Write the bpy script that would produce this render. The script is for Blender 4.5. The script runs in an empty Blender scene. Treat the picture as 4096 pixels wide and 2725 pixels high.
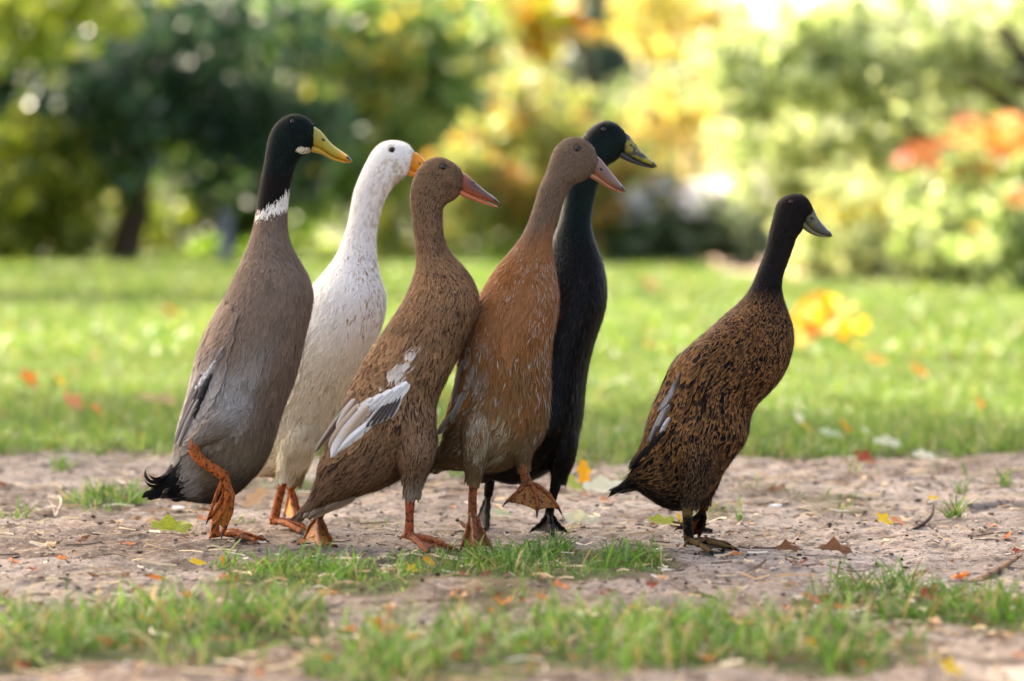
import bpy, math, random
import numpy as np
from mathutils import Vector

random.seed(7)
RNG = np.random.default_rng(7)
C = bpy.context.scene.collection
SC = bpy.context.scene

# ------------------------------------------------------------------ camera
FX = 105.0 / 36.0                      # focal length in picture widths
DC = 4.55                              # camera distance to the walking line
HC = 776.6 * 1.56 / 2357               # camera height
TILT = math.atan((784 - 470) / (2357 * FX))
cam_d = bpy.data.cameras.new('camera')
cam = bpy.data.objects.new('camera', cam_d); C.objects.link(cam)
cam_d.sensor_width = 36.0; cam_d.lens = 105.0
cam_d.clip_start = 0.05; cam_d.clip_end = 3000
cam.location = (0, -DC, HC)
cam.rotation_euler = (math.pi/2 - TILT, 0, 0)
cam_d.dof.use_dof = True
cam_d.dof.focus_distance = DC - 0.05
cam_d.dof.aperture_fstop = 2.8
SC.camera = cam

# ------------------------------------------------------------------ light
SUN_EL, SUN_AZ = 40.0, -38.0           # azimuth from +Y, negative = to the left
world = bpy.data.worlds.new('World'); SC.world = world; world.use_nodes = True
wn = world.node_tree.nodes; wl = world.node_tree.links
sky = wn.new('ShaderNodeTexSky'); sky.sky_type = 'NISHITA'; sky.sun_disc = False
sky.sun_elevation = math.radians(SUN_EL); sky.sun_rotation = math.radians(SUN_AZ)
sky.air_density = 0.6; sky.dust_density = 6.0; sky.ozone_density = 0.3
wl.new(sky.outputs[0], wn['Background'].inputs[0])
wn['Background'].inputs[1].default_value = 0.15
sun_d = bpy.data.lights.new('sun', 'SUN'); sun = bpy.data.objects.new('sun', sun_d); C.objects.link(sun)
sun_d.energy = 3.3; sun_d.angle = math.radians(0.6); sun_d.color = (1.0, 0.93, 0.82)
a_, e_ = math.radians(SUN_AZ), math.radians(SUN_EL)
SUNDIR = Vector((math.sin(a_)*math.cos(e_), math.cos(a_)*math.cos(e_), math.sin(e_)))
sun.rotation_euler = SUNDIR.to_track_quat('Z', 'Y').to_euler()
sun.location = (-6, 8, 12)
SC.view_settings.view_transform = 'Standard'; SC.view_settings.look = 'None'
SC.view_settings.gamma = 1.0
SC.view_settings.exposure = 2.4
SC.view_settings.use_white_balance = True; SC.view_settings.white_balance_temperature = 7300
SC.cycles.use_denoising = True
SC.cycles.max_bounces = 6; SC.cycles.transparent_max_bounces = 4
SC.cycles.caustics_reflective = False; SC.cycles.caustics_refractive = False
SC.cycles.sample_clamp_indirect = 6.0

# ------------------------------------------------------------------ helpers
def hx(h, k=1.0):
    h = h.lstrip('#'); v = [int(h[i:i+2], 16)/255 for i in (0, 2, 4)]
    return np.array([(c/12.92 if c <= .04045 else ((c+.055)/1.055)**2.4)*k for c in v])

CT, ST = math.cos(TILT), math.sin(TILT)
def ray(px, py):                       # px, py in the 4096-wide picture
    a = (np.asarray(px, float) - 2048) / (4096*FX); b = -(np.asarray(py, float) - 1362.5) / (4096*FX)
    return a, CT + b*ST, -ST + b*CT
def P(px, py, Y):                      # the point of the plane y = Y seen there
    dx, dy, dz = ray(px, py); t = (Y + DC) / dy
    return np.array([dx*t, Y + 0*dx, HC + dz*t]).T
def G(px, py, z=0.0):                  # the point of the ground seen there
    dx, dy, dz = ray(px, py); t = (z - HC) / dz
    return np.array([dx*t, -DC + dy*t, z + 0*dx]).T
def GS(px, py, z=0.0):                 # same, coordinates of the 2357-wide picture
    k = 4096/2357; return G(px*k, py*k, z)
def KPX(Y): return (DC + Y) / (4096*FX)   # metres per picture pixel at depth Y

def sstep(x, a, b):
    t = np.clip((x - a) / (b - a + 1e-12), 0, 1); return t*t*(3 - 2*t)
def _h(ix, iy, seed):
    n = (ix*374761393 + iy*668265263 + seed*1442695041) & 0x7fffffff
    n = ((n ^ (n >> 13)) * 1274126177) & 0x7fffffff
    return ((n ^ (n >> 16)) & 0xffff) / 65535.0
def noise(x, y, seed=0):
    x = np.asarray(x, float); y = np.asarray(y, float)
    ix = np.floor(x).astype(np.int64); iy = np.floor(y).astype(np.int64)
    fx = x - ix; fy = y - iy; fx = fx*fx*(3-2*fx); fy = fy*fy*(3-2*fy)
    a = _h(ix, iy, seed); b = _h(ix+1, iy, seed); c = _h(ix, iy+1, seed); d = _h(ix+1, iy+1, seed)
    return (a*(1-fx)+b*fx)*(1-fy) + (c*(1-fx)+d*fx)*fy
def fbm(x, y, seed=0, o=4):
    s = 0; w = .5; f = 1.0
    for k in range(o):
        s = s + w*noise(x*f, y*f, seed+k*17); w *= .5; f *= 2.03
    return s / (1 - .5**o)

def mesh_np(name, V, F, mats, parent=None, uv=None, cols=None, smooth=True, midx=None):
    V = np.asarray(V, np.float32).reshape(-1, 3)
    me = bpy.data.meshes.new(name)
    if isinstance(F, list) and len(F) and isinstance(F[0], np.ndarray) and F[0].ndim == 2:
        Fs = F
    else:
        Fs = [np.asarray(F)]
    Fs = [f for f in Fs if len(f)]
    loops = np.concatenate([f.reshape(-1) for f in Fs]).astype(np.int32)
    tot = np.concatenate([np.full(len(f), f.shape[1]) for f in Fs]).astype(np.int32)
    st = np.concatenate([[0], np.cumsum(tot)[:-1]]).astype(np.int32)
    me.vertices.add(len(V)); me.vertices.foreach_set('co', V.reshape(-1))
    me.loops.add(len(loops)); me.loops.foreach_set('vertex_index', loops)
    me.polygons.add(len(tot)); me.polygons.foreach_set('loop_start', st)
    if midx is not None: me.polygons.foreach_set('material_index', np.asarray(midx, np.int32))
    me.update(calc_edges=True)
    if smooth: me.polygons.foreach_set('use_smooth', np.ones(len(tot), bool))
    if uv is not None:
        l = me.uv_layers.new(name='uv'); l.data.foreach_set('uv', np.asarray(uv, np.float32)[loops].reshape(-1))
    for k, c in (cols or {}).items():
        c = np.asarray(c, np.float32)
        if c.shape[1] == 3: c = np.concatenate([c, np.ones((len(c), 1), np.float32)], 1)
        at = me.attributes.new(k, 'FLOAT_COLOR', 'POINT'); at.data.foreach_set('color', c.reshape(-1))
    if not isinstance(mats, (list, tuple)): mats = [mats]
    for m in mats: me.materials.append(m)
    o = bpy.data.objects.new(name, me); C.objects.link(o)
    if parent is not None: o.parent = parent
    return o
def link_mesh(name, me, parent=None):
    o = bpy.data.objects.new(name, me); C.objects.link(o)
    if parent is not None: o.parent = parent
    return o
def tag(o, label=None, cat=None, group=None, kind=None):
    if label: o['label'] = label
    if cat: o['category'] = cat
    if group: o['group'] = group
    if kind: o['kind'] = kind
    return o
def empty(name, loc, label, cat, group=None):
    o = bpy.data.objects.new(name, None); C.objects.link(o); o.location = loc
    o.empty_display_size = .05
    return tag(o, label, cat, group)
def reparent(o, parent):               # keep world placement; parents are unrotated
    o.parent = parent
    loc = Vector(parent.location); p = parent.parent
    while p is not None: loc += p.location; p = p.parent
    o.location = -loc
    return o

class MB:                              # collects grids into one mesh
    def __init__(s): s.V = []; s.F = []; s.c = []; s.m = []; s.n = 0
    def grid(s, P3, col, close=False, m=0):
        r, k = P3.shape[:2]
        i = np.arange(r-1)[:, None]*k; j = np.arange(k if close else k-1)[None, :]; j2 = (j+1) % k
        f = np.stack([i+j, i+j2, i+k+j2, i+k+j], -1).reshape(-1, 4) + s.n
        s.V.append(P3.reshape(-1, 3)); s.F.append(f); s.n += r*k
        col = np.asarray(col, float)
        if col.ndim == 1: col = np.broadcast_to(col, (r*k, 3))
        s.c.append(col.reshape(-1, 3)); s.m.append(np.full(len(f), m))
    def build(s, name, mats, parent=None, **kw):
        return mesh_np(name, np.concatenate(s.V), np.concatenate(s.F), mats, parent,
                       cols={'fc': np.concatenate(s.c)}, midx=np.concatenate(s.m), **kw)

def spline(x, y, xq):                  # natural cubic spline, y (n,k)
    x = np.asarray(x, float); y = np.asarray(y, float); n = len(x); h = np.diff(x)
    A = np.zeros((n, n)); B = np.zeros((n,) + y.shape[1:]); A[0, 0] = A[-1, -1] = 1
    for i in range(1, n-1):
        A[i, i-1] = h[i-1]; A[i, i] = 2*(h[i-1]+h[i]); A[i, i+1] = h[i]
        B[i] = 6*((y[i+1]-y[i])/h[i] - (y[i]-y[i-1])/h[i-1])
    M = np.linalg.solve(A, B)
    k = np.clip(np.searchsorted(x, xq, side='right')-1, 0, n-2); hk = h[k]
    sh = (len(np.atleast_1d(xq)),) + (1,)*(y.ndim-1)
    a = ((x[k+1]-xq)/hk).reshape(sh); b = ((xq-x[k])/hk).reshape(sh); hh = (hk**2/6).reshape(sh)
    return a*y[k] + b*y[k+1] + ((a**3-a)*M[k] + (b**3-b)*M[k+1])*hh
def polyspline(pts, n):
    pts = np.asarray(pts, float); d = np.concatenate([[0], np.cumsum(np.linalg.norm(np.diff(pts, axis=0), axis=1))])
    return spline(d/d[-1], pts, np.linspace(0, 1, n))
def tube_grid(pts, rad, n=12, k=10, cap=True):
    pts = np.asarray(pts, float); rad = np.asarray(rad, float)
    d = np.concatenate([[0], np.cumsum(np.linalg.norm(np.diff(pts, axis=0), axis=1))]); d /= d[-1]
    t = np.linspace(0, 1, n)
    c = spline(d, pts, t) if len(pts) > 2 else pts[0] + (pts[1]-pts[0])*t[:, None]
    r = np.interp(t, d, rad)
    T = np.gradient(c, axis=0); T /= np.linalg.norm(T, axis=1)[:, None] + 1e-12
    ref = np.array([0.13, 1.0, 0.07]); 
    if abs(T[0] @ ref) > .9: ref = np.array([1.0, 0.1, 0.2])
    U = np.cross(T, ref); U /= np.linalg.norm(U, axis=1)[:, None] + 1e-12
    W = np.cross(T, U)
    if cap:
        c = np.concatenate([c[:1], c, c[-1:]]); r = np.concatenate([[r[0]*.02], r, [r[-1]*.02]])
        U = np.concatenate([U[:1], U, U[-1:]]); W = np.concatenate([W[:1], W, W[-1:]])
    th = np.linspace(0, 2*math.pi, k, endpoint=False)
    return c[:, None] + r[:, None, None]*(np.cos(th)[None, :, None]*U[:, None] + np.sin(th)[None, :, None]*W[:, None])

# ------------------------------------------------------------------ materials
def new_mat(name):
    m = bpy.data.materials.new(name); m.use_nodes = True
    nt = m.node_tree; return m, nt, nt.nodes, nt.links, nt.nodes['Principled BSDF']
def nd(N, t, **kw):
    n = N.new(t)
    for k, v in kw.items(): setattr(n, k, v)
    return n
def mth(N, L, op, a, b=None, clamp=False):
    n = N.new('ShaderNodeMath'); n.operation = op; n.use_clamp = clamp
    for i, v in enumerate((a, b)):
        if v is None: continue
        if isinstance(v, (int, float)): n.inputs[i].default_value = v
        else: L.new(v, n.inputs[i])
    return n.outputs[0]
def mixc(N, L, f, a, b, mode='MIX'):
    n = N.new('ShaderNodeMix'); n.data_type = 'RGBA'; n.blend_type = mode
    for i, v in ((0, f), (6, a), (7, b)):
        if isinstance(v, (int, float)): n.inputs[i].default_value = v
        elif isinstance(v, (tuple, list, np.ndarray)): n.inputs[i].default_value = (*[float(q) for q in v[:3]], 1)
        else: L.new(v, n.inputs[i])
    return n.outputs[2]
def ramp(N, L, f, a, b):               # smooth 0..1 between a and b
    n = N.new('ShaderNodeMapRange'); n.interpolation_type = 'SMOOTHSTEP'
    n.inputs[1].default_value = a; n.inputs[2].default_value = b
    L.new(f, n.inputs[0]); return n.outputs[0]
def tex(N, L, scale, detail=3, rough=.55, vec=None, dist=0.0):
    n = N.new('ShaderNodeTexNoise'); n.inputs['Scale'].default_value = scale
    n.inputs['Detail'].default_value = detail; n.inputs['Roughness'].default_value = rough
    n.inputs['Distortion'].default_value = dist
    if vec is not None: L.new(vec, n.inputs['Vector'])
    return n
def objco(N): return N.new('ShaderNodeTexCoord').outputs['Object']

def mat_plumage(name, rough=.7, spec=.12, sheen=.0):
    m, nt, N, L, B = new_mat(name)
    fc = nd(N, 'ShaderNodeAttribute', attribute_name='fc'); mc = nd(N, 'ShaderNodeAttribute', attribute_name='mc')
    pp = nd(N, 'ShaderNodeAttribute', attribute_name='pp')
    sp = N.new('ShaderNodeSeparateColor'); L.new(pp.outputs['Color'], sp.inputs[0])
    uv = nd(N, 'ShaderNodeUVMap', uv_map='uv'); sx = N.new('ShaderNodeSeparateXYZ'); L.new(uv.outputs[0], sx.inputs[0])
    u, v = sx.outputs[0], sx.outputs[1]
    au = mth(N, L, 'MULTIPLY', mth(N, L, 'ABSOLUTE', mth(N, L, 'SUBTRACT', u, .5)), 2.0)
    # irregular marking: wider or narrower by a noise
    nz = tex(N, L, 160, 2, .6, objco(N))
    wob = mth(N, L, 'ADD', au, mth(N, L, 'MULTIPLY', mth(N, L, 'SUBTRACT', nz.outputs[0], .5), .9))
    cen = mth(N, L, 'SUBTRACT', 1.0, ramp(N, L, mth(N, L, 'SUBTRACT', wob, mth(N, L, 'MULTIPLY', sp.outputs[1], .8)), .0, .32))
    tip = mth(N, L, 'SUBTRACT', 1.0, ramp(N, L, v, .68, .92))
    mk = mth(N, L, 'MULTIPLY', mth(N, L, 'MULTIPLY', cen, tip), sp.outputs[0], True)
    col = mixc(N, L, mk, fc.outputs['Color'], mc.outputs['Color'])
    # pale edge pattern of each vane plus a painted-in highlight to layer the feathers
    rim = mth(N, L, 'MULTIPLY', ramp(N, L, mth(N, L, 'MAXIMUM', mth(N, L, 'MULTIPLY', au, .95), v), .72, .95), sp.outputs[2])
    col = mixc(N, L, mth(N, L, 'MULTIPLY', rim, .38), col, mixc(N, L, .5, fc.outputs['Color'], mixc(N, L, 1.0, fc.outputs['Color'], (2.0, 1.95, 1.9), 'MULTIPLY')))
    # barbs: fine streaks from the quill outwards
    br = mth(N, L, 'SINE', mth(N, L, 'ADD', mth(N, L, 'MULTIPLY', v, 46.0), mth(N, L, 'MULTIPLY', au, 9.0)))
    fine = tex(N, L, 900, 2, .6, objco(N))
    br2 = mth(N, L, 'ADD', mth(N, L, 'MULTIPLY', br, .05), mth(N, L, 'MULTIPLY', mth(N, L, 'SUBTRACT', fine.outputs[0], .5), .55))
    k = mth(N, L, 'ADD', 1.0, br2)
    g = N.new('ShaderNodeCombineColor')
    for i in range(3): L.new(k, g.inputs[i])
    col = mixc(N, L, 1.0, col, g.outputs[0], 'MULTIPLY')
    L.new(col, B.inputs['Base Color'])
    B.inputs['Roughness'].default_value = rough; B.inputs['Specular IOR Level'].default_value = spec
    B.inputs['Sheen Weight'].default_value = sheen; B.inputs['Sheen Roughness'].default_value = .5
    return m
M = {}
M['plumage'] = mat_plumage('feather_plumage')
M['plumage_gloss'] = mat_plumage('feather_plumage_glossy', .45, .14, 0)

def mat_vc(name, rough=.5, spec=.4, bump=0.0, bscale=300, blot=None, blots=(60, .5, .62), var=.25, vs=120, coat=0.0, sss=0.0, cells=False):
    m, nt, N, L, B = new_mat(name)
    fc = nd(N, 'ShaderNodeAttribute', attribute_name='fc'); oc = objco(N)
    n1 = tex(N, L, vs, 4, .6, oc)
    k = mth(N, L, 'ADD', 1 - var/2, mth(N, L, 'MULTIPLY', n1.outputs[0], var))
    g = N.new('ShaderNodeCombineColor')
    for i in range(3): L.new(k, g.inputs[i])
    col = mixc(N, L, 1.0, fc.outputs['Color'], g.outputs[0], 'MULTIPLY')
    if blot is not None:
        n2 = tex(N, L, blots[0], 4, .62, oc)
        col = mixc(N, L, ramp(N, L, n2.outputs[0], blots[1], blots[2]), col, blot)
    L.new(col, B.inputs['Base Color'])
    B.inputs['Roughness'].default_value = rough; B.inputs['Specular IOR Level'].default_value = spec
    B.inputs['Coat Weight'].default_value = coat; B.inputs['Coat Roughness'].default_value = .12
    if sss: 
        B.inputs['Subsurface Weight'].default_value = sss; B.inputs['Subsurface Radius'].default_value = (.006, .003, .001)
        B.inputs['Subsurface Scale'].default_value = .5
    if bump:
        b = N.new('ShaderNodeBump'); b.inputs['Strength'].default_value = bump; b.inputs['Distance'].default_value = .002
        if cells:
            vt = N.new('ShaderNodeTexVoronoi'); vt.inputs['Scale'].default_value = bscale; L.new(oc, vt.inputs['Vector']); L.new(vt.outputs['Distance'], b.inputs['Height']); b.invert = True
        else:
            n3 = tex(N, L, bscale, 3, .6, oc); L.new(n3.outputs[0], b.inputs['Height'])
        L.new(b.outputs[0], B.inputs['Normal'])
    return m
M['skin'] = mat_vc('body_down', .8, .1, .5, 500)
M['leg'] = mat_vc('scaly_leg', .55, .2, .7, 420, tuple(hx('#4a2a16')), (190, .46, .66), .5, 90, 0, .0, True)
M['leg_dark'] = mat_vc('scaly_dark_leg', .7, .05, .7, 420, tuple(hx('#12100d')), (40, .48, .62), .5, 90, 0, 0, True)
M['bill'] = mat_vc('bill_horn', .45, .3, .3, 260, None, var=.5, vs=70, coat=.06)
M['eye'] = mat_vc('eye_wet', .07, .5, 0, coat=0.0, var=0)
M['fur_feather'] = mat_vc('feather_vane', .55, .3, .25, 700, var=.22, vs=200)

# ------------------------------------------------------------------ setting: shapes of the ground
_FT = np.array([G(a, b)[:2] for a, b in ((930, 2155), (1020, 2158), (1090, 2092), (1190, 2115), (1180, 2082), (1660, 2190), (1770, 2195), (1240, 2165), (1320, 2180), (1890, 2188), (2160, 2120), (2230, 2125), (1935, 2100), (2770, 2195), (2880, 2195), (2770, 2135))])
def hgt(x, y):                         # ground relief, metres
    x = np.asarray(x, float); y = np.asarray(y, float); q = np.ones(x.shape)
    near = (np.abs(x) < 1.3) & (y > -.6) & (y < .8); d2 = np.full(near.sum(), 9.0)
    for fx, fy in _FT: d2 = np.minimum(d2, (x[near]-fx)**2 + (y[near]-fy)**2)
    q[near] = 1 - .8*np.exp(-d2/.0036)
    z = (fbm(x*1.7+9, y*1.7, 3, 3)-.5)*.02 + (fbm(x*9, y*9+3, 5, 3)-.5)*.016*q + (fbm(x*26, y*46, 8, 3)-.5)*.017*q
    return z - .001
k23 = 4096/2357
def _ell(px, py, rx, ry0, ry1):        # ellipse on the ground given in 2357-wide picture coordinates
    c = GS(px, py); a = GS(px+rx, py); n = GS(px, py+ry1); f = GS(px, py-ry0)
    return c[0], c[1], abs(a[0]-c[0]), abs(f[1]-n[1])/2
GRASS_E = [_ell(700, 1330, 300, 40, 50), _ell(1200, 1300, 330, 45, 45), _ell(1440, 1290, 120, 40, 30), _ell(380, 1460, 430, 60, 70),
           _ell(60, 1490, 200, 80, 70), _ell(1500, 1500, 620, 70, 80), _ell(1000, 1540, 330, 60, 60), _ell(2130, 1385, 250, 40, 40),
           _ell(2300, 1400, 160, 60, 50), _ell(250, 1150, 110, 30, 20), _ell(1700, 1465, 330, 50, 50), _ell(820, 1345, 160, 40, 30)]
EDGE_Y = GS(1178, 1052)[1]
def grass_amt(x, y):                   # 0 bare dirt .. 1 closed sward
    x = np.asarray(x, float); y = np.asarray(y, float)
    n = fbm(x*2.2+4, y*2.2, 21, 4); n2 = fbm(x*9, y*9, 33, 3)
    far = sstep(y + (n-.5)*.9 + (n2-.5)*.35, EDGE_Y-.12, EDGE_Y+.30)
    g = np.zeros_like(x)
    for cx, cy, rx, ry in GRASS_E:
        d = np.hypot((x-cx)/rx, (y-cy)/ry); g = np.maximum(g, 1.25-d)
    near = sstep(g + (n-.5)*.7 + (n2-.5)*.8, .12, .62)*.9
    return np.maximum(far, near)
# ------------------------------------------------------------------ the ground
def ground_mat():
    m, nt, N, L, B = new_mat('dirt_and_lawn_soil')
    oc = objco(N); ga = nd(N, 'ShaderNodeAttribute', attribute_name='gm'); sp = N.new('ShaderNodeSeparateColor'); L.new(ga.outputs['Color'], sp.inputs[0])
    mp = N.new('ShaderNodeMapping'); mp.inputs['Scale'].default_value = (1.0, .8, 1); L.new(oc, mp.inputs[0]); v = mp.outputs[0]
    n1 = tex(N, L, 2.6, 5, .6, v); n2 = tex(N, L, 16, 5, .62, v, .4); n3 = tex(N, L, 90, 4, .65, v); n4 = tex(N, L, 420, 3, .6, v)
    c = mixc(N, L, ramp(N, L, n1.outputs[0], .38, .62), hx('#7f7266'), hx('#a3968a'))
    c = mixc(N, L, mth(N, L, 'MULTIPLY', ramp(N, L, n2.outputs[0], .50, .64), .85), c, hx('#6b5a4b'))
    c = mixc(N, L, mth(N, L, 'MULTIPLY', ramp(N, L, n3.outputs[0], .53, .66), .85), c, hx('#3d3128'))
    c = mixc(N, L, mth(N, L, 'MULTIPLY', ramp(N, L, n3.outputs[0], .46, .32), .45), c, hx('#c4b5a4'))
    c = mixc(N, L, mth(N, L, 'MULTIPLY', ramp(N, L, n4.outputs[0], .58, .68), .6), c, hx('#3a2e26'))
    lt = mixc(N, L, ramp(N, L, n2.outputs[0], .35, .6), hx('#8a7059'), hx('#4c3a2c'))
    c = mixc(N, L, mth(N, L, 'MULTIPLY', sp.outputs[2], ramp(N, L, n3.outputs[0], .28, .52)), c, lt)
    g1 = tex(N, L, 5, 4, .6, v); g2 = tex(N, L, 40, 4, .7, v)
    soil = mixc(N, L, ramp(N, L, g2.outputs[0], .4, .65), hx('#3c4220'), hx('#566a2c'))
    soil = mixc(N, L, mth(N, L, 'MULTIPLY', ramp(N, L, g1.outputs[0], .5, .7), .5), soil, hx('#7c6b45'))
    c = mixc(N, L, sp.outputs[0], c, soil)
    bed = mixc(N, L, ramp(N, L, g1.outputs[0], .4, .6), hx('#8d7160'), hx('#b39a86'))
    c = mixc(N, L, sp.outputs[1], c, bed)
    L.new(c, B.inputs['Base Color']); B.inputs['Roughness'].default_value = .82; B.inputs['Specular IOR Level'].default_value = .25
    h = mth(N, L, 'ADD', mth(N, L, 'MULTIPLY', n3.outputs[0], 1.0), mth(N, L, 'MULTIPLY', n4.outputs[0], .5))
    h = mth(N, L, 'ADD', h, mth(N, L, 'MULTIPLY', n2.outputs[0], 2.0))
    b = N.new('ShaderNodeBump'); b.inputs['Strength'].default_value = .9; b.inputs['Distance'].default_value = .010
    L.new(h, b.inputs['Height']); L.new(b.outputs[0], B.inputs['Normal'])
    return m
def axis(lo, hi, step, far_lo, far_hi, g=1.16):
    a = list(np.arange(lo, hi+1e-9, step)); s = step; x = a[-1]
    while x < far_hi: s *= g; x += s; a.append(x)
    s = step; x = a[0]; pre = []
    while x > far_lo: s *= g; x -= s; pre.append(x)
    return np.array(pre[::-1] + a)
gx = axis(-1.25, 1.25, .0105, -400, 400); gy = axis(-1.45, 2.0, .0105, -60, 900)
XX, YY = np.meshgrid(gx, gy)
ZZ = hgt(XX, YY) * np.where(YY > 6, np.exp(-(YY-6)/6), 1) * np.exp(-np.maximum(np.abs(XX)-8, 0)/6)
gm = grass_amt(XX, YY)
BED_N, BED_F = GS(1800, 668)[1], GS(1800, 596)[1]
def bed_amt(x, y):
    e = (fbm(x*.8, y*.3, 51, 3)-.5)
    s = (y - BED_N)/(BED_F - BED_N)
    inb = sstep(s+e*.3, -.06, .10)*(1-sstep(s+e*.3, 1.0, 1.25))
    xl = 1.7 + 1.5*np.clip(1-s, 0, 1)*0 ; 
    return inb*sstep(x + e*1.0, 1.35, 1.9)*(1-sstep(x+e*1.2, 3.4-.0*s, 4.0)*sstep(s, .12, .3))
bd = bed_amt(XX, YY)
gm = np.where(bd > 0, gm*(1-bd), gm)
lit = np.clip(sstep(gm, .02, .3)*.8 + sstep(fbm(XX*1.6+2, YY*2.6, 71, 4), .5, .66)*.6 + sstep(-YY, .25, .9)*.55*sstep(fbm(XX*5, YY*7, 73, 3), .35, .6), 0, 1)*(YY < 2)
ni, nj = XX.shape
ii = (np.arange(ni-1)[:, None]*nj + np.arange(nj-1)[None]).reshape(-1)
ground = mesh_np('ground', np.stack([XX, YY, ZZ], -1).reshape(-1, 3), np.stack([ii, ii+1, ii+nj+1, ii+nj], -1), ground_mat(),
                 cols={'gm': np.stack([gm.ravel(), bd.ravel(), lit.ravel()], -1)})
tag(ground, kind='structure')

# ------------------------------------------------------------------ grass
def mat_leafy(name, trans=.45, rough=.45, spec=.35, var=.3, vs=20, attr=True, color=None, color2=None, bump=0.0):
    m, nt, N, L, B = new_mat(name); oc = objco(N)
    n1 = tex(N, L, vs, 3, .6, oc)
    if attr:
        col = nd(N, 'ShaderNodeAttribute', attribute_name='fc').outputs['Color']
    else:
        col = mixc(N, L, ramp(N, L, n1.outputs[0], .38, .62), color, color2 if color2 is not None else color)
    k = mth(N, L, 'ADD', 1-var/2, mth(N, L, 'MULTIPLY', n1.outputs[0], var))
    g = N.new('ShaderNodeCombineColor')
    for i in range(3): L.new(k, g.inputs[i])
    col = mixc(N, L, 1.0, col, g.outputs[0], 'MULTIPLY')
    L.new(col, B.inputs['Base Color']); B.inputs['Roughness'].default_value = rough; B.inputs['Specular IOR Level'].default_value = spec
    if bump:
        b = N.new('ShaderNodeBump'); b.inputs['Strength'].default_value = bump; b.inputs['Distance'].default_value = .003
        n2 = tex(N, L, vs*6, 3, .6, oc); L.new(n2.outputs[0], b.inputs['Height']); L.new(b.outputs[0], B.inputs['Normal'])
    t = N.new('ShaderNodeBsdfTranslucent'); tc = mixc(N, L, .35, col, mixc(N, L, 1.0, col, (1.05, 1.1, .6), 'MULTIPLY')); L.new(tc, t.inputs[0])
    mx = N.new('ShaderNodeMixShader'); mx.inputs[0].default_value = trans
    L.new(B.outputs[0], mx.inputs[1]); L.new(t.outputs[0], mx.inputs[2]); L.new(mx.outputs[0], N['Material Output'].inputs[0])
    return m
M['grass'] = mat_leafy('grass_blade', .45, .42, .4, .3, 30)
M['leaf'] = mat_leafy('foliage_leaf', .45, .35, .5, .25, 3)
M['needle'] = mat_leafy('dark_foliage_leaf', .25, .4, .5, .25, 3)

GREENS = np.array([hx('#587532'), hx('#68843a'), hx('#799146'), hx('#496428'), hx('#8a9452'), hx('#9c9360'), hx('#8a744c')])
NEARG = np.array([hx('#54782a'), hx('#648a34'), hx('#78994a'), hx('#456524'), hx('#87935a'), hx('#b09c6a'), hx('#8a6f4a')])
def blades(name, x, y, h, w, lean, rows=3, pal=None, wts=None, zoff=0.0, seed=1, curl=.6):
    r = np.random.default_rng(seed); n = len(x)
    az = r.uniform(0, 2*math.pi, n); fa = r.uniform(0, 2*math.pi, n)
    h = h*(r.uniform(.55, 1.25, n) if pal is None else .35 + 1.1*r.random(n)**1.6); w = w*r.uniform(.7, 1.3, n); ln = lean*r.uniform(.2, 1.6, n)
    t = np.linspace(0, 1, rows+1); wd = np.array([.8] + [1.0]*(rows-1) + [.06]) if rows > 2 else np.array([1, .8, .06])[:rows+1]
    z0 = hgt(x, y)*np.where(y > 6, np.exp(-(y-6)/6), 1) - .004 + zoff
    V = np.zeros((n, rows+1, 2, 3))
    for i, tt in enumerate(t):
        d = ln*h*tt**1.8
        cx = x + np.cos(az)*d; cy = y + np.sin(az)*d; cz = z0 + h*tt*np.sqrt(np.clip(1-(ln*tt*curl)**2, .15, 1))
        for j, s in enumerate((-.5, .5)):
            V[:, i, j, 0] = cx + np.cos(fa)*w*wd[i]*s; V[:, i, j, 1] = cy + np.sin(fa)*w*wd[i]*s; V[:, i, j, 2] = cz
    b = np.arange(n)[:, None]*(rows+1)*2; i = np.arange(rows)[None]*2
    F = np.stack([b+i, b+i+1, b+i+3, b+i+2], -1).reshape(-1, 4)
    pal = GREENS if pal is None else pal
    ci = r.choice(len(pal), n, p=wts)
    c = pal[ci]*r.uniform(.75, 1.2, (n, 1))
    patch = (.8+.5*fbm(x*1.3, y*.7, 77, 3))[:, None]
    c = np.repeat(c*patch, (rows+1)*2, 0)
    return mesh_np(name, V.reshape(-1, 3), F, M['grass'], cols={'fc': c})
def scatter(n, x0, x1, y0, y1, r): return r.uniform(x0, x1, n), r.uniform(y0, y1, n)
W7 = np.array([.24, .25, .2, .14, .09, .05, .03])
r_ = np.random.default_rng(11)
# near tufts in front of and beside the path
x, y = scatter(150000, -1.3, 1.3, -1.45, .9, r_)
ga = grass_amt(x, y); cl = fbm(x*16, y*16, 91, 3)
keep = (r_.random(len(x)) < ga*sstep(cl, .42, .60)*.55) & (ga > .08)
x, y = x[keep], y[keep]; hs = .012 + .045*grass_amt(x, y)*fbm(x*7, y*7, 14, 3)**1.5 + .020*sstep(-y, .45, .9)
o = blades('tufted_grass', x, y, hs, .0021+.0008*sstep(-y, .45, .9), .85, 4, NEARG, np.array([.24, .24, .15, .13, .08, .10, .06]), seed=3)
tag(o, 'tufts of short green grass growing along the bare dirt path', 'grass', kind='stuff')
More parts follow.
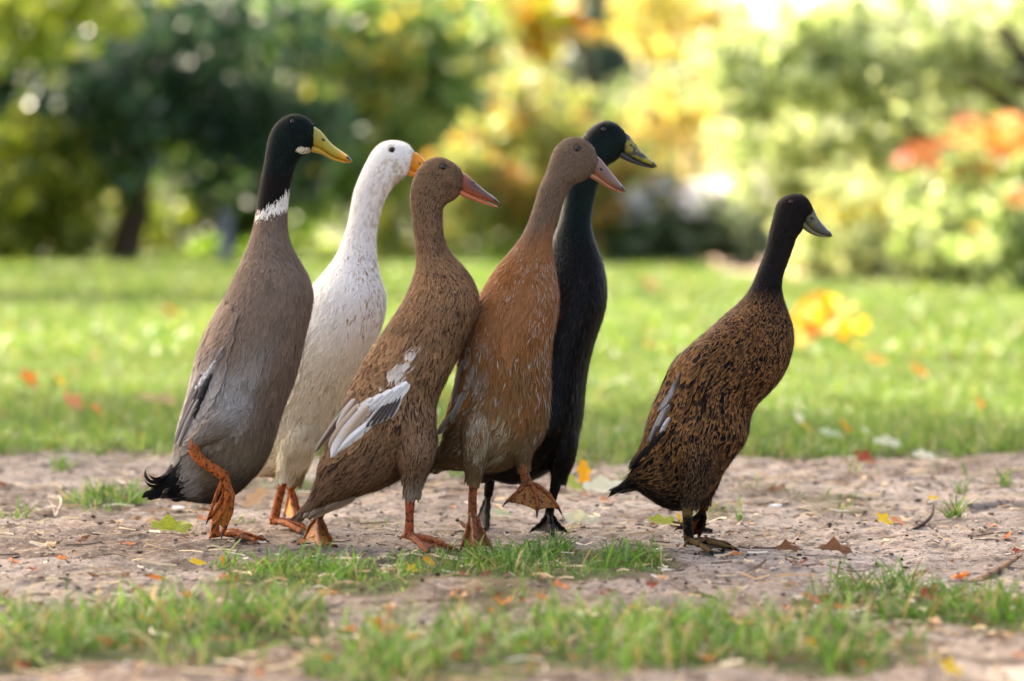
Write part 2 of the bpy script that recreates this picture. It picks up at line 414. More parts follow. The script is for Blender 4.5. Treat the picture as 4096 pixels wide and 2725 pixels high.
# longer separate tufts by the ducks' feet
tx, ty = [], []
for px, py, n, rr in [(1130, 1285, 90, 40), (1240, 1290, 110, 45), (1180, 1310, 90, 60), (1290, 1270, 60, 30), (1440, 1300, 120, 45), (1500, 1295, 60, 35), (1400, 1310, 60, 40),
                      (2195, 1190, 60, 16), (2215, 1140, 20, 10), (225, 1140, 90, 40), (300, 1155, 60, 35), (700, 1310, 60, 60), (640, 1330, 90, 80), (790, 1330, 110, 60), (520, 1300, 30, 30),
                      (1050, 1100, 50, 22), (760, 1120, 16, 8), (1700, 1195, 10, 6), (560, 1120, 14, 10), (145, 1080, 60, 22), (2060, 1345, 120, 60), (1960, 1345, 60, 40), (2310, 1120, 30, 14), (1450, 1130, 40, 20), (40, 1190, 30, 25)]:
    a = GS(px, py); s = 1.56/2357*(a[1]+DC)/DC
    tx.append(a[0] + r_.normal(0, rr*s*.5, n)); ty.append(a[1] + r_.normal(0, rr*s*.8, n))
tx = np.concatenate(tx); ty = np.concatenate(ty)
o = blades('grass_tuft', tx, ty, .036, .0024, .85, 5, NEARG, np.array([.3, .3, .2, .1, .05, .03, .02]), seed=5)
tag(o, 'longer upright grass blades sprouting in clumps from the dirt', 'grass', kind='stuff')
# the lawn
x, y = scatter(230000, -3.6, 3.6, EDGE_Y-.5, 5.2, r_)
ga = grass_amt(x, y); keep = (r_.random(len(x)) < ga*(.55+.45*sstep(fbm(x*7, y*7, 61, 3), .3, .6))) & (np.abs(x) < (y+DC)*.27+.6)
x, y = x[keep], y[keep]
V1 = blades('lawn', x, y, .030+.022*fbm(x*3, y*3, 19, 2), .0045, .8, 2, None, W7, seed=6)
tag(V1, 'sunlit green lawn behind the dirt path', 'grass', kind='stuff')
u = r_.random(140000); y = 5.0 + (u**1.35)*23; x = r_.uniform(-1, 1, len(y))*((y+DC)*.33+.8)
bdm = bed_amt(x, y); keep = (r_.random(len(x)) > bdm*1.1); x, y = x[keep], y[keep]
o = blades('far_lawn', x, y, .05+.03*fbm(x*1.2, y*1.2, 29, 2), .010+.0009*y, .8, 2, None, W7, seed=8)
tag(o, 'blurred far lawn running back to the trees', 'grass', kind='stuff')

# ------------------------------------------------------------------ litter on the path: clods, straw, chips
def clods():
    n = 12000; r = np.random.default_rng(5)
    x, y = scatter(n, -1.25, 1.25, -1.4, 1.9, r)
    s = .0010 + .0055*r.random(n)**4
    ga = grass_amt(x, y); kp = r.random(n) > ga*.6; x, y, s = x[kp], y[kp], s[kp]; n = len(x)
    B0 = np.array([[1, 0, 0], [0, .7, 0], [-1, 0, 0], [0, -.7, 0], [.1, 0, .42], [0, 0, -.4]], float)
    F0 = np.array([[0, 1, 4], [1, 2, 4], [2, 3, 4], [3, 0, 4], [1, 0, 5], [2, 1, 5], [3, 2, 5], [0, 3, 5]])
    V = B0[None]*s[:, None, None]*r.uniform(.6, 1.5, (n, 6, 1))
    a = r.uniform(0, 6.28, n); ca, sa = np.cos(a)[:, None], np.sin(a)[:, None]
    V = np.stack([V[..., 0]*ca - V[..., 1]*sa, V[..., 0]*sa + V[..., 1]*ca, V[..., 2]], -1)
    V += np.stack([x, y, hgt(x, y) + s*.25], -1)[:, None]
    pal = np.array([hx('#3b2f27'), hx('#5a4a3d'), hx('#2a221c'), hx('#8c7a69'), hx('#a89683'), hx('#d9cdbf')])
    c = pal[r.choice(6, n, p=[.14, .26, .04, .28, .20, .08])]*r.uniform(.8, 1.2, (n, 1))
    o = mesh_np('dirt_crumbs', V.reshape(-1, 3), (F0[None] + np.arange(n)[:, None, None]*6).reshape(-1, 3), mat_vc('dirt_crumb', .9, .1, .4, 600), cols={'fc': np.repeat(c, 6, 0)}, smooth=False)
    tag(o, 'small dark crumbs of soil strewn over the path', 'soil crumbs', kind='stuff')
clods()
def straws():
    n = 4200; r = np.random.default_rng(15)
    x, y = scatter(n, -1.25, 1.25, -1.4, 1.9, r); L_ = .006 + .05*r.random(n)**2.6; w = .0007 + .0012*r.random(n)
    kp = fbm(x*3, y*3, 44, 3) > .40; x, y, L_, w = x[kp], y[kp], L_[kp], w[kp]; n = len(x)
    a = r.normal(0, .55, n); dx, dy = np.cos(a), np.sin(a)
    V = np.zeros((n, 3, 2, 3)); t = np.array([-.5, 0, .5]); bend = r.normal(0, .12, n)
    for i in range(3):
        bx = -dy*bend*L_*(1-4*t[i]**2); by = dx*bend*L_*(1-4*t[i]**2)
        cx = x+dx*L_*t[i]+bx; cy = y+dy*L_*t[i]+by; cz = hgt(cx, cy) + .0025 + .004*r.random(n)
        for j, s in enumerate((-1, 1)):
            V[:, i, j] = np.stack([cx - dy*w*s*.7, cy + dx*w*s*.7, cz + w*s*.7], -1)
    b = np.arange(n)[:, None]*6; i = np.arange(2)[None]*2
    F = np.stack([b+i, b+i+1, b+i+3, b+i+2], -1).reshape(-1, 4)
    pal = np.array([hx('#cdb58e'), hx('#a98a63'), hx('#6d5440'), hx('#443428'), hx('#e1d3b8')])
    c = pal[r.choice(5, n, p=[.3, .25, .2, .15, .1])]
    o = mesh_np('straw_litter', V.reshape(-1, 3), F, mat_vc('dry_straw', .7, .3, 0), cols={'fc': np.repeat(c, 6, 0)})
    tag(o, 'dry straw and twig scraps littering the dirt path', 'straw', kind='stuff')
straws()
# ------------------------------------------------------------------ trees, shrubs and flowers behind the lawn
def BP(px, py, D): return P(px*k23, py*k23, D-DC)          # 2357-wide picture coordinates at distance D
M['bark'] = mat_vc('tree_bark', .9, .15, .8, 30, tuple(hx('#3a3028')), (8, .45, .6), .5, 10)
def pal(*h): return np.array([hx(x) for x in h])
def leaf_cloud(blobs, seed, clump=.28, flat=.0):
    """blobs: (centre, radii, n, palette, weights, size). Returns verts, faces, colours of small diamond leaves."""
    r = np.random.default_rng(seed); VV, CC = [], []
    for cen, rad, n, pl, sz in blobs:
        cen = np.asarray(cen, float); rad = np.asarray(rad, float)
        nc = max(6, n//38); d = r.normal(0, 1, (nc, 3)); d /= np.linalg.norm(d, axis=1)[:, None]
        q = cen + d*rad*(r.random((nc, 1))**.42)
        ci = r.integers(0, nc, n); cr = clump*rad.mean()*r.uniform(.5, 1.4, nc)
        p = q[ci] + r.normal(0, 1, (n, 3))*cr[ci][:, None]*np.array([.6, .6, .45])
        tone = r.choice(len(pl), nc); li = np.where(r.random(n) < .62, tone[ci], r.integers(0, len(pl), n))
        c = pl[li]*r.uniform(.75, 1.25, (n, 1))
        a = r.normal(0, 1, (n, 3)); a /= np.linalg.norm(a, axis=1)[:, None]; b = np.cross(a, r.normal(0, 1, (n, 3))); b /= np.linalg.norm(b, axis=1)[:, None]
        s = sz*r.uniform(.6, 1.35, n)[:, None]; nn = np.cross(a, b)
        V = np.stack([p - a*s*.6, p + b*s*.36 + nn*s*.08, p + a*s*.6, p - b*s*.36 + nn*s*.08], 1)
        VV.append(V.reshape(-1, 3)); CC.append(np.repeat(c, 4, 0))
    V = np.concatenate(VV); n = len(V)//4
    V[:, 2] = np.maximum(V[:, 2], .02)
    return V, (np.arange(n)[:, None]*4 + np.arange(4)[None]), np.concatenate(CC)
def wood(mb, pts, rad, col, n=14, k=8): mb.grid(tube_grid(pts, rad, n, k), col, True)
def plant(name, label, cat, base, blobs, stems, seed, group=None, mat='leaf', clump=.28, bark='#5a4a3c', crown='crown', stem='trunk', extra=None):
    root = empty(name, (float(base[0]), float(base[1]), 0), label, cat, group)
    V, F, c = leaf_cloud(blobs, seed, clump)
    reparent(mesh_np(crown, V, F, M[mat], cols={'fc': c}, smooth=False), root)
    if stems:
        for si, (pts, rad) in enumerate(stems):
            mb = MB(); wood(mb, pts, rad, hx(bark)); reparent(mb.build(stem if si == 0 or stem == 'stem' else 'limb', M['bark']), root)
    for nm, bl, mt in (extra or []):
        V, F, c = leaf_cloud(bl, seed+3, clump); reparent(mesh_np(nm, V, F, M[mt], cols={'fc': c}, smooth=False), root)
    return root
def limbs(base, top, r0, tips, seed, n=5):
    """trunk from base to top plus limbs out to the blob centres"""
    base = np.asarray(base, float); top = np.asarray(top, float); r = np.random.default_rng(seed)
    out = [([base - [0, 0, .1], base*.6+top*.4 + r.normal(0, .05, 3), top], [r0*1.25, r0, r0*.55])]
    for t in tips:
        t = np.asarray(t, float); f = r.uniform(.45, .95); s = base*(1-f)+top*f
        m = s*.5+t*.5 + np.array([0, 0, .12*np.linalg.norm(t-s)]); out.append(([s, m, t], [r0*.5, r0*.3, r0*.1]))
    return out
P_DARK = pal('#22402c', '#2c4d34', '#1b3322', '#3d5c44', '#456a3a'); P_OLIVE = pal('#869030', '#6e7e2a', '#a3a840', '#5a6a22', '#b0b04c')
P_MAPLE = pal('#7d9a50', '#96b060', '#68884c', '#aebd70', '#cfbf5c', '#567844'); P_LIME = pal('#a0b048', '#b5c05c', '#859a40', '#c7cc6c')
P_AUT = pal('#98a058', '#b5a055', '#849450', '#b88a4a', '#74864a', '#a9ae62'); P_YEL = pal('#e6cf4e', '#dba52c', '#c98228', '#d9d84a', '#a9b83a')
P_PALE = pal('#dccf78', '#e6dc94', '#cdbf58', '#d4b060'); P_RT = pal('#a9b87e', '#c0ca96', '#95a66c', '#d2d8ac', '#86985f'); P_SHR = pal('#c0ca98', '#d2d9b0', '#aebc84', '#e0e4c4')

# dark evergreen with the open trunk, left
b = BP(270, 602, 26); c1 = BP(330, 250, 26); c2 = BP(620, 330, 26.5); c3 = BP(60, 200, 26.5); c4 = BP(420, 90, 27)
plant('evergreen_tree', 'dark blue-green evergreen tree with a bare shaded trunk beyond the lawn', 'tree', b,
      [(c1, (1.1, .9, .75), 4200, P_DARK, .10), (c2, (.75, .7, .55), 2600, P_DARK, .10), (c3, (.8, .7, .6), 2400, P_DARK, .10), (c4, (1.3, .8, .6), 3000, P_DARK, .10)],
      limbs(b, c1, .13, [c2, c3, c4], 3), 101, None, 'needle')
# olive hedge to the far left
b = BP(90, 590, 30)
plant('hedge', 'tall olive-green hedge glinting in the sun behind the evergreen trunk', 'hedge', b,
      [(BP(40, 480, 25.6), (.85, .4, .5), 3000, P_OLIVE, .10), (BP(100, 370, 25.6), (.75, .4, .45), 2000, P_OLIVE, .10), (BP(60, 480, 30), (1.5, .6, .75), 2200, P_OLIVE, .10), (BP(430, 500, 31), (1.3, .6, .55), 2600, pal('#4d6a22', '#3b5519', '#6d8530', '#2c4415'), .10), (BP(560, 420, 31), (.9, .6, .6), 1800, pal('#4d6a22', '#3b5519', '#6d8530'), .10)],
      [([BP(20, 590, 30), BP(40, 480, 30), BP(60, 380, 30)], [.05, .04, .02]), ([BP(330, 590, 31), BP(350, 500, 31), BP(380, 430, 31)], [.05, .04, .02]), ([BP(520, 592, 31), BP(540, 500, 31), BP(560, 430, 31)], [.05, .04, .02])], 102, crown='foliage', stem='stem')
# lime-green tree at the upper left
b = BP(-420, 640, 22); c1 = BP(60, 20, 22); c2 = BP(230, -40, 22)
plant('lime_tree', 'bright lime-green tree reaching in over the lawn beside the evergreen', 'tree', b,
      [(c1, (.75, .6, .35), 900, P_LIME, .11), (c2, (.7, .6, .35), 800, P_LIME, .11), (BP(-250, 0, 22), (.8, .8, .8), 1500, P_LIME, .11)], limbs(b, BP(-300, 30, 22), .11, [c1, c2], 5), 103)
# green maple, centre left
b = BP(905, 596, 29); c1 = BP(820, 200, 29); c2 = BP(1000, 260, 29); c3 = BP(700, 60, 29); c4 = BP(960, 60, 29.5); c5 = BP(780, 400, 30)
plant('maple_tree', 'green maple with scattered yellow leaves in the middle of the tree line', 'tree', b,
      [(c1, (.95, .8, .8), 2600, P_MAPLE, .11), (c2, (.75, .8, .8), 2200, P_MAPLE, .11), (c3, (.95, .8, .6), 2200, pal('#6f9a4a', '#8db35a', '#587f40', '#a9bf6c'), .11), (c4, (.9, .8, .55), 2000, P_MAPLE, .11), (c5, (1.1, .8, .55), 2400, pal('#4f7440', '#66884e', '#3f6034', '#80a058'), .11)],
      limbs(b, c1, .10, [c2, c3, c4, c5], 7), 104)
# bright low bushes in the gap
b = BP(700, 600, 32)
plant('bush', 'pale sunlit bush in the gap under the maple', 'bush', b, [(BP(700, 520, 32), (.55, .4, .6), 900, pal('#bccf52', '#cfdb78', '#9dbb3c', '#e0e69a'), .10), (BP(590, 575, 30), (.75, .3, .12), 500, pal('#a9d040', '#8fc030', '#c4e06a'), .10)],
      [([BP(700, 600, 32), BP(705, 540, 32)], [.03, .02])], 105, crown='foliage', stem='stem')
b = BP(960, 598, 28)
plant('bush', 'yellow-green bush behind the neck of the fawn hen', 'bush', b, [(BP(950, 520, 28), (.55, .4, .42), 900, pal('#b9b548', '#9da843', '#cfc662', '#7d8f3a'), .09), (BP(1070, 540, 29), (.5, .4, .35), 700, pal('#8a8f52', '#a59a62', '#6d7a44', '#b5a878'), .09)],
      [([b, BP(955, 530, 28)], [.03, .015])], 106, crown='foliage', stem='stem')
# autumn shrub in the centre
b = BP(1260, 600, 25); c1 = BP(1250, 330, 25); c2 = BP(1400, 400, 25); c3 = BP(1130, 420, 25); c4 = BP(1260, 500, 25.5)
plant('autumn_shrub', 'large autumn shrub turning yellow and orange behind the cinnamon hen', 'shrub', b,
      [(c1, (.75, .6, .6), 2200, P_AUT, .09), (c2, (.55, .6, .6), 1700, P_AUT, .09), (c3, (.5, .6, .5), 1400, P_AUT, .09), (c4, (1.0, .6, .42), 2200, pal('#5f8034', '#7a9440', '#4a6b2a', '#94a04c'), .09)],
      limbs(b, c1, .05, [c2, c3, c4], 9), 107, crown='foliage', stem='stem')
# yellow overhanging maple bough
b = BP(1330, 600, 36); c1 = BP(1190, 30, 24.5); c2 = BP(1300, 70, 25)
plant('yellow_maple', 'bright yellow and orange maple boughs hanging at the top of the gap', 'tree', BP(1420, 600, 33),
      [(BP(1180, 20, 33), (.75, .5, .42), 700, P_YEL, .13), (BP(1270, 80, 33), (.5, .5, .35), 420, P_YEL, .13)], limbs(BP(1420, 600, 33), BP(1330, 60, 33), .07, [BP(1180, 20, 33), BP(1270, 90, 33)], 11), 108)
# grey-green conifer far off
b = BP(1375, 560, 55)
plant('conifer', 'distant grey-green conifer standing behind the yellow maple', 'tree', b, [(BP(1375, 60, 55), (.9, .8, 1.0), 1300, pal('#66786a', '#5a6c60', '#7a8a7c'), .2), (BP(1350, 230, 55), (1.2, .8, .9), 1400, pal('#66786a', '#5a6c60', '#7a8a7c'), .2)], [([b, BP(1375, 0, 55)], [.16, .05])], 109)
# pale birches
for i, (px, lean) in enumerate(((1490, -6), (1545, 8), (1590, -4), (1655, 10))):
    b = BP(px, 575, 42+i); t = BP(px+lean, -60, 42+i)
    plant('birch_tree', ['pale yellow birch next to the grey conifer', 'slim pale birch second from the grey conifer', 'slim pale birch third from the grey conifer', 'pale birch beside the light green tree'][i], 'tree', b,
          [(BP(px+lean*.5, 60, 42+i), (.55, .5, .8), 500, P_PALE, .16), (BP(px, 300, 42+i), (.4, .4, 1.1), 420, P_PALE, .15)], [([b, b*.5+t*.5, t], [.10, .08, .04])], 110+i, 'pale birches in the distance', bark='#c9bfae')
# light green tree, right
b = BP(2560, 640, 20); c1 = BP(1800, 130, 20); c2 = BP(2060, 90, 20); c3 = BP(2290, 180, 20.5); c4 = BP(1950, 300, 20.5); c5 = BP(1740, 330, 21); c6 = BP(2150, 340, 21)
plant('broadleaf_tree', 'light green broadleaf tree with spreading dark branches above the flower bed', 'tree', b,
      [(c1, (.65, .6, .5), 1100, P_RT, .10), (c2, (.7, .6, .5), 1300, P_RT, .10), (c3, (.65, .6, .6), 1200, P_RT, .10), (c4, (.7, .6, .38), 900, P_RT, .10), (c5, (.42, .5, .45), 600, P_RT, .10), (c6, (.6, .6, .4), 800, P_RT, .10)],
      limbs(b, BP(2300, 60, 20), .10, [c1, c4, c5, BP(1880, 60, 20)], 13) + [([BP(2330, 420, 20), BP(2120, 310, 20), BP(1900, 130, 20)], [.05, .04, .02])], 120)
# pale shrubs behind the bed
for i, (px, py, rx, rz, n) in enumerate(((1720, 480, .55, .45, 800), (1960, 460, .8, .5, 1300), (2230, 470, .9, .5, 1400))):
    b = BP(px, 590, 30)
    plant('pale_shrub', ['pale green shrub behind the white flowers', 'pale green shrub behind the yellow flowers', 'pale green shrub behind the orange flowers'][i], 'shrub', b,
          [(BP(px, py, 30), (rx, .5, rz), n, P_SHR, .10)], [([b, BP(px, py, 30)], [.04, .02])], 130+i, 'pale shrubs behind the flower bed', crown='foliage', stem='stem')

# flowers: stems, leaves and round heads of petals
M['petal'] = mat_leafy('petal', .35, .5, .3, .2, 30)
def flower_plant(name, label, px0, px1, top, D, n, palc, seed, leafpal, group=None, hr=.055, base_py=None, low=0):
    r = np.random.default_rng(seed); bx = (px0+px1)/2; gp = BP(bx, 470+776.6*DC/D, D)
    root = empty(name, (float(gp[0]), float(gp[1]), 0), label, 'flower plant', group)
    heads = []; lv = []
    for i in range(n):
        t = BP(r.uniform(px0, px1), top + r.random()**1.3*(low or 120), D + r.normal(0, .25)); b = np.array([gp[0]*.5+t[0]*.5, t[1], 0])
        mb = MB(); wood(mb, [b, b*.4+t*.6+r.normal(0, .03, 3), t], [.010, .008, .005], hx('#5a7a35'), 6, 5); reparent(mb.build('stem', M['bark']), root); heads.append(t)
        lv.append((b*.45+t*.55, (.16, .16, max(.08, t[2]*.40)), 46, leafpal, .09))
    V, F, c = leaf_cloud(lv, seed+1, .5); reparent(mesh_np('leaves', V, F, M['leaf'], cols={'fc': c}, smooth=False), root)
    for h in heads:
        m = MB(); pc = palc[r.integers(0, len(palc))]
        up = np.array([r.normal(0, .35), -.55+r.normal(0, .3), .8]); up /= np.linalg.norm(up); U = np.cross(up, [1, .2, 0]); U /= np.linalg.norm(U); W = np.cross(up, U); q = hr*r.uniform(.7, 1.25)
        for k in range(12):
            a = k*math.pi/6; d = U*math.cos(a)+W*math.sin(a); s = np.cross(up, d)
            g = np.stack([[h + d*q*.15 - s*q*.06, h + d*q*.15 + s*q*.06], [h + d*q*.6 - s*q*.2 + up*q*.25, h + d*q*.6 + s*q*.2 + up*q*.25], [h + d*q - s*q*.08 + up*q*.18, h + d*q + s*q*.08 + up*q*.18]])
            m.grid(g, pc*r.uniform(.8, 1.15))
        m.grid(np.stack([np.array([h + (U*math.cos(a)+W*math.sin(a))*q*rr + up*q*(.3-.25*rr/.35) for a in np.linspace(0, 2*math.pi, 8, endpoint=False)]) for rr in (.02, .2, .35)]), pc*.6, True)
        reparent(m.build('flower', M['petal']), root)
P_LF = pal('#94a866', '#a9b87a', '#7f9456', '#bcc890')
for i, (a, bb, tp, D, n, pc, lb, low) in enumerate((
    (2080, 2200, 345, 18, 12, pal('#d9744a', '#dd8f52', '#cf6440'), 'tall plant with red-orange blooms nearest the pale shrubs', 70),
    (2180, 2260, 280, 17.8, 13, pal('#dd8444', '#e2ab4c', '#d87448'), 'tallest orange-flowered plant in the bed', 240),
    (2240, 2330, 300, 17.5, 15, pal('#e2a648', '#dc7a44', '#e4c45a'), 'orange and gold flowered plant at the end of the bed', 230),
    (2310, 2420, 280, 17.3, 15, pal('#e29e48', '#e4c45a', '#d87244'), 'gold-flowered plant crowding the end of the bed', 260))):
    flower_plant('dahlia_plant', lb, a, bb, tp, D, n, pc, 140+i, P_LF, 'tall flowering plants in the bed', .085, low=low)
for i, (a, bb, tp, D, n, pc, lb) in enumerate((
    (1835, 1930, 455, 20, 18, pal('#ecd33a', '#e8c52c'), 'low plant covered in yellow blooms beside the dark hen'),
    (1920, 2030, 470, 19.5, 18, pal('#ecd33a', '#efe06a', '#e8c52c'), 'broad low plant of yellow blooms in the middle of the bed'),
    (2020, 2110, 480, 19.5, 14, pal('#efd84a', '#e8c52c'), 'smaller yellow-bloomed plant below the red-orange one'),
    (2080, 2220, 520, 19, 14, pal('#efe9c8', '#e6dfae'), 'low cream-white flowering plant below the orange blooms'),
    (2210, 2370, 530, 18.5, 14, pal('#f0ecd8', '#f2e6c0'), 'cream-white flowering plant at the very end of the bed'))):
    flower_plant('bedding_plant', lb, a, bb, tp, D, n, pc, 150+i, pal('#b0bc7c', '#c3cb90', '#9aab68', '#d4d9a8'), 'low flowering plants in the bed', .06, low=110)
P_LAV = pal('#6a7d5c', '#7f8f70', '#55694a', '#93a084')
for i, (a, bb) in enumerate(((1390, 1530), (1520, 1660), (1650, 1790))):
    flower_plant('border_plant', ['grey-green border plant topped with white flowers beside the black drake', 'middle grey-green border plant topped with white flowers', 'white-flowered border plant next to the bare soil'][i], a, bb, 425, 25, 26, pal('#efecec', '#e2dde2', '#f4f0ea'), 160+i, P_LAV, 'white-flowered border plants', .10, low=80)
    m_ = (a+bb)/2; bl = BP(m_, 545, 25.3)
    plant('border_bush', ['dark green edging bush under the white flowers beside the black drake', 'dark green edging bush under the middle white flowers', 'dark green edging bush next to the bare soil'][i], 'bush', BP(m_, 597, 25.3),
          [(bl, (.36, .3, .20), 900, pal('#3f5a34', '#55704a', '#2f4728', '#6d8560'), .07)], [([BP(m_, 597, 25.3), bl], [.03, .015])], 170+i, 'dark edging bushes', crown='foliage', stem='stem')

# grey garden post with cap
r0 = BP(520, 592, 25); root = empty('garden_post', (float(r0[0]), float(r0[1]), 0), 'grey wooden post standing at the edge of the lawn in front of the hedge', 'post')
def boxgrid(cx, cy, z0, z1, hx_, hy_, ch=.012):
    out = []
    for z, s in ((z0, 1), (z1-ch, 1), (z1, 1-ch/hx_)):
        out.append([[cx-hx_*s, cy-hy_*s, z], [cx+hx_*s, cy-hy_*s, z], [cx+hx_*s, cy+hy_*s, z], [cx-hx_*s, cy+hy_*s, z]])
    out.append([[cx, cy, z1+.004]]*4); return np.array(out, float)
m = MB(); m.grid(boxgrid(r0[0], r0[1], -.05, .42, .055, .055), hx('#7d7f8c'), True); reparent(m.build('shaft', M['bark'], smooth=False), root)
m = MB(); m.grid(boxgrid(r0[0], r0[1], .421, .45, .075, .075), hx('#8d90a0'), True); reparent(m.build('cap', M['bark'], smooth=False), root)

# trees going on beyond both ends of the view
for i, (px, D, pl, lb) in enumerate(((-420, 31, P_MAPLE, 'round green tree past the end of the olive hedge'), (-900, 29, P_DARK, 'dark tree far past the end of the olive hedge'), (-1350, 30, P_MAPLE, 'outermost green tree past the olive hedge'), (2800, 27, P_RT, 'pale green tree past the flower bed'), (3250, 29, P_MAPLE, 'outermost tree past the flower bed'))):
    b = BP(px, 470+776.6*DC/D, D); c = BP(px, 180, D)
    plant('garden_tree', lb, 'tree', b, [(c, (1.5, 1.2, 1.2), 3200, pl, .13), (BP(px+60, 420, D), (1.3, 1.0, .6), 1500, pl, .13)], limbs(b, c, .12, [c + np.array([.8, 0, .3]), c + np.array([-.8, .2, .2])], 60+i), 180+i)
# far wood
r = np.random.default_rng(77); bl = []
for i in range(110):
    x = -42 + i*.76; D = 66 + r.uniform(-5, 8); h = r.uniform(4.5, 7.5)
    if 3.0 < x < 8.0: h *= .50
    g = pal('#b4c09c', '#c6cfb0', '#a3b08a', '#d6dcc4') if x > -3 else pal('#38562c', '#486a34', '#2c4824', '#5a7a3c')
    bl.append(((x, D-DC, h*.55), (1.0, 1.2, h*.5), 520, g, .30))
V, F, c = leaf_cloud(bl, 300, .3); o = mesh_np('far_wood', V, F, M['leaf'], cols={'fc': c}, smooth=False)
tag(o, 'far-off wood closing the view behind the garden trees', 'wood', kind='stuff')

# unseen trees added so their crowns shade the path and part of the lawn
def unseen_shade_tree(label, target, hh, rad, n, seed, toff=(0, 0)):
    s = np.array(SUNDIR); c = np.array(target, float) + s*(hh/s[2]); b = np.array([c[0]+toff[0], c[1]+toff[1], 0.0])
    plant('unseen_shade_tree', label, 'tree', b, [(c, rad, n, P_MAPLE, .15)], limbs(b, c, .16, [c + np.array(rad)*v for v in ((.6, .2, .1), (-.6, .3, .1), (.1, -.7, .0), (.2, .7, .2))], seed), seed, None, clump=.2)
unseen_shade_tree('unseen leafy maple added left of the path to shade the ducks', (0, .3, 0), 5.2, (2.4, 3.0, 1.2), 9000, 401, (-1.2, .8))
unseen_shade_tree('unseen leafy maple left of the lawn shading the grass before the evergreen', (-2.4, 11.0, 0), 5.0, (2.4, 1.5, .7), 6500, 402, (-.8, .2))
# ------------------------------------------------------------------ ducks
class Loft:
    """Surface of rings: centre c(s), half axis A(s) towards the back, half axis B(s) sideways."""
    def __init__(s, c, A, B, p=2.0, bumps=None):
        s.x = np.concatenate([[0], np.cumsum(np.linalg.norm(np.diff(c, axis=0), axis=1)+1e-4)]); s.len = s.x[-1]; s.x = s.x/s.len
        s.tab = np.concatenate([c, A, B], 1); s.q = np.linspace(0, 1, 500); s.v = spline(s.x, s.tab, s.q); s.p = p; s.bumps = bumps
    def par(s, t):
        t = np.clip(t, 0, 1); return np.stack([np.interp(t, s.q, s.v[:, i]) for i in range(9)], -1)
    def raw(s, t, th):
        q = s.par(t); co, si = np.cos(th), np.sin(th); e = 2/s.p
        co = np.sign(co)*np.abs(co)**e; si = np.sign(si)*np.abs(si)**e
        return q[..., 0:3] + q[..., 3:6]*co[..., None] + q[..., 6:9]*si[..., None]
    def ev(s, t, th, off=0.0):
        e = 2e-3
        p0 = s.raw(t, th); du = (s.raw(t+e, th) - s.raw(t-e, th)); dv = (s.raw(t, th+.02) - s.raw(t, th-.02))
        n = np.cross(du, dv); n /= np.linalg.norm(n, axis=-1, keepdims=True) + 1e-12
        cen = s.par(t)[..., 0:3]; sg = np.sign(np.sum(n*(p0-cen), -1, keepdims=True)); n = n*np.where(sg == 0, 1, sg)
        if s.bumps is not None: off = off + s.bumps(p0)
        return p0 + n*np.asarray(off)[..., None], n, np.linalg.norm(du, axis=-1)/(2*e), np.linalg.norm(dv, axis=-1)/.04
    def grid(s, n, k):
        t, th = np.meshgrid(np.linspace(0, 1, n), np.linspace(0, 2*math.pi, k, endpoint=False), indexing='ij')
        return s.ev(t, th)[0]

def feather_set(loft, size, lift, seed, jit=.4, fill=(.36, .62), smax=1.0, smin=0.0):
    """rows of overlapping feathers; size(s)->(len, width). Returns anchor arrays."""
    r = np.random.default_rng(seed); S, T = [], []
    s = smin; row = 0
    while s < smax:
        ln, wd = size(s)
        th = np.linspace(0, 2*math.pi, 48); ring = loft.raw(np.full(48, s), th)
        cir = np.sum(np.linalg.norm(np.diff(ring, axis=0), axis=1)); n = max(5, int(cir/(wd*fill[1])))
        a = (np.arange(n) + (row % 2)*.5 + r.normal(0, jit, n))/n*2*math.pi
        S.append(np.full(n, s) + r.normal(0, jit, n)*ln*fill[0]/loft.len); T.append(a)
        s += ln*fill[0]/loft.len; row += 1
    return np.clip(np.concatenate(S), 0.0, 1.0), np.concatenate(T)

ROWV = np.array([0, .3, .6, .85, 1.0]); ROWW = np.array([.55, 1.0, .88, .48, .05])
STRV = np.array([0, .5, 1.0]); STRW = np.array([.7, 1.0, .1])
def feather_mesh(loft, S, T, ln, wd, lift, seed, swirl=.12, base_off=None, RV=ROWV, RW=ROWW):
    r = np.random.default_rng(seed); n = len(S)
    ln = ln*r.uniform(.8, 1.2, n); wd = wd*r.uniform(.8, 1.2, n); lift = lift*r.uniform(.3, 1.7, n)
    _, _, gs, gt = loft.ev(S, T)
    gs = np.maximum(gs, 1e-3); gt = np.maximum(gt, 2e-3)
    sw = r.normal(0, swirl, n); b0 = np.zeros(n) if base_off is None else base_off
    nr = len(RV); V = np.zeros((n, nr, 2, 3)); uv = np.zeros((n, nr, 2, 2))
    for i in range(nr):
        for j, u in enumerate((-.5, .5)):
            al = ln*RV[i]*np.cos(sw) - u*wd*RW[i]*np.sin(sw); ac = ln*RV[i]*np.sin(sw) + u*wd*RW[i]*np.cos(sw)
            t = S - al/gs; th = T + np.clip(ac/gt, -1.0, 1.0)
            over = np.minimum(t, 0)*gs
            p, nn, _, _ = loft.ev(np.clip(t, 0, 1), th, b0 + .0006 + lift*RV[i]**1.6)
            tail = loft.par(np.zeros(1))[0, 0:3] - loft.par(np.full(1, .03))[0, 0:3]; tail /= np.linalg.norm(tail)+1e-9
            p = p - tail*over[:, None]
            V[:, i, j] = p; uv[:, i, j, 0] = u+.5; uv[:, i, j, 1] = RV[i]
    b = np.arange(n)[:, None]*nr*2; i = np.arange(nr-1)[None]*2
    F = np.stack([b+i, b+i+1, b+i+3, b+i+2], -1).reshape(-1, 4)
    return V.reshape(-1, 3), F, uv.reshape(-1, 2)

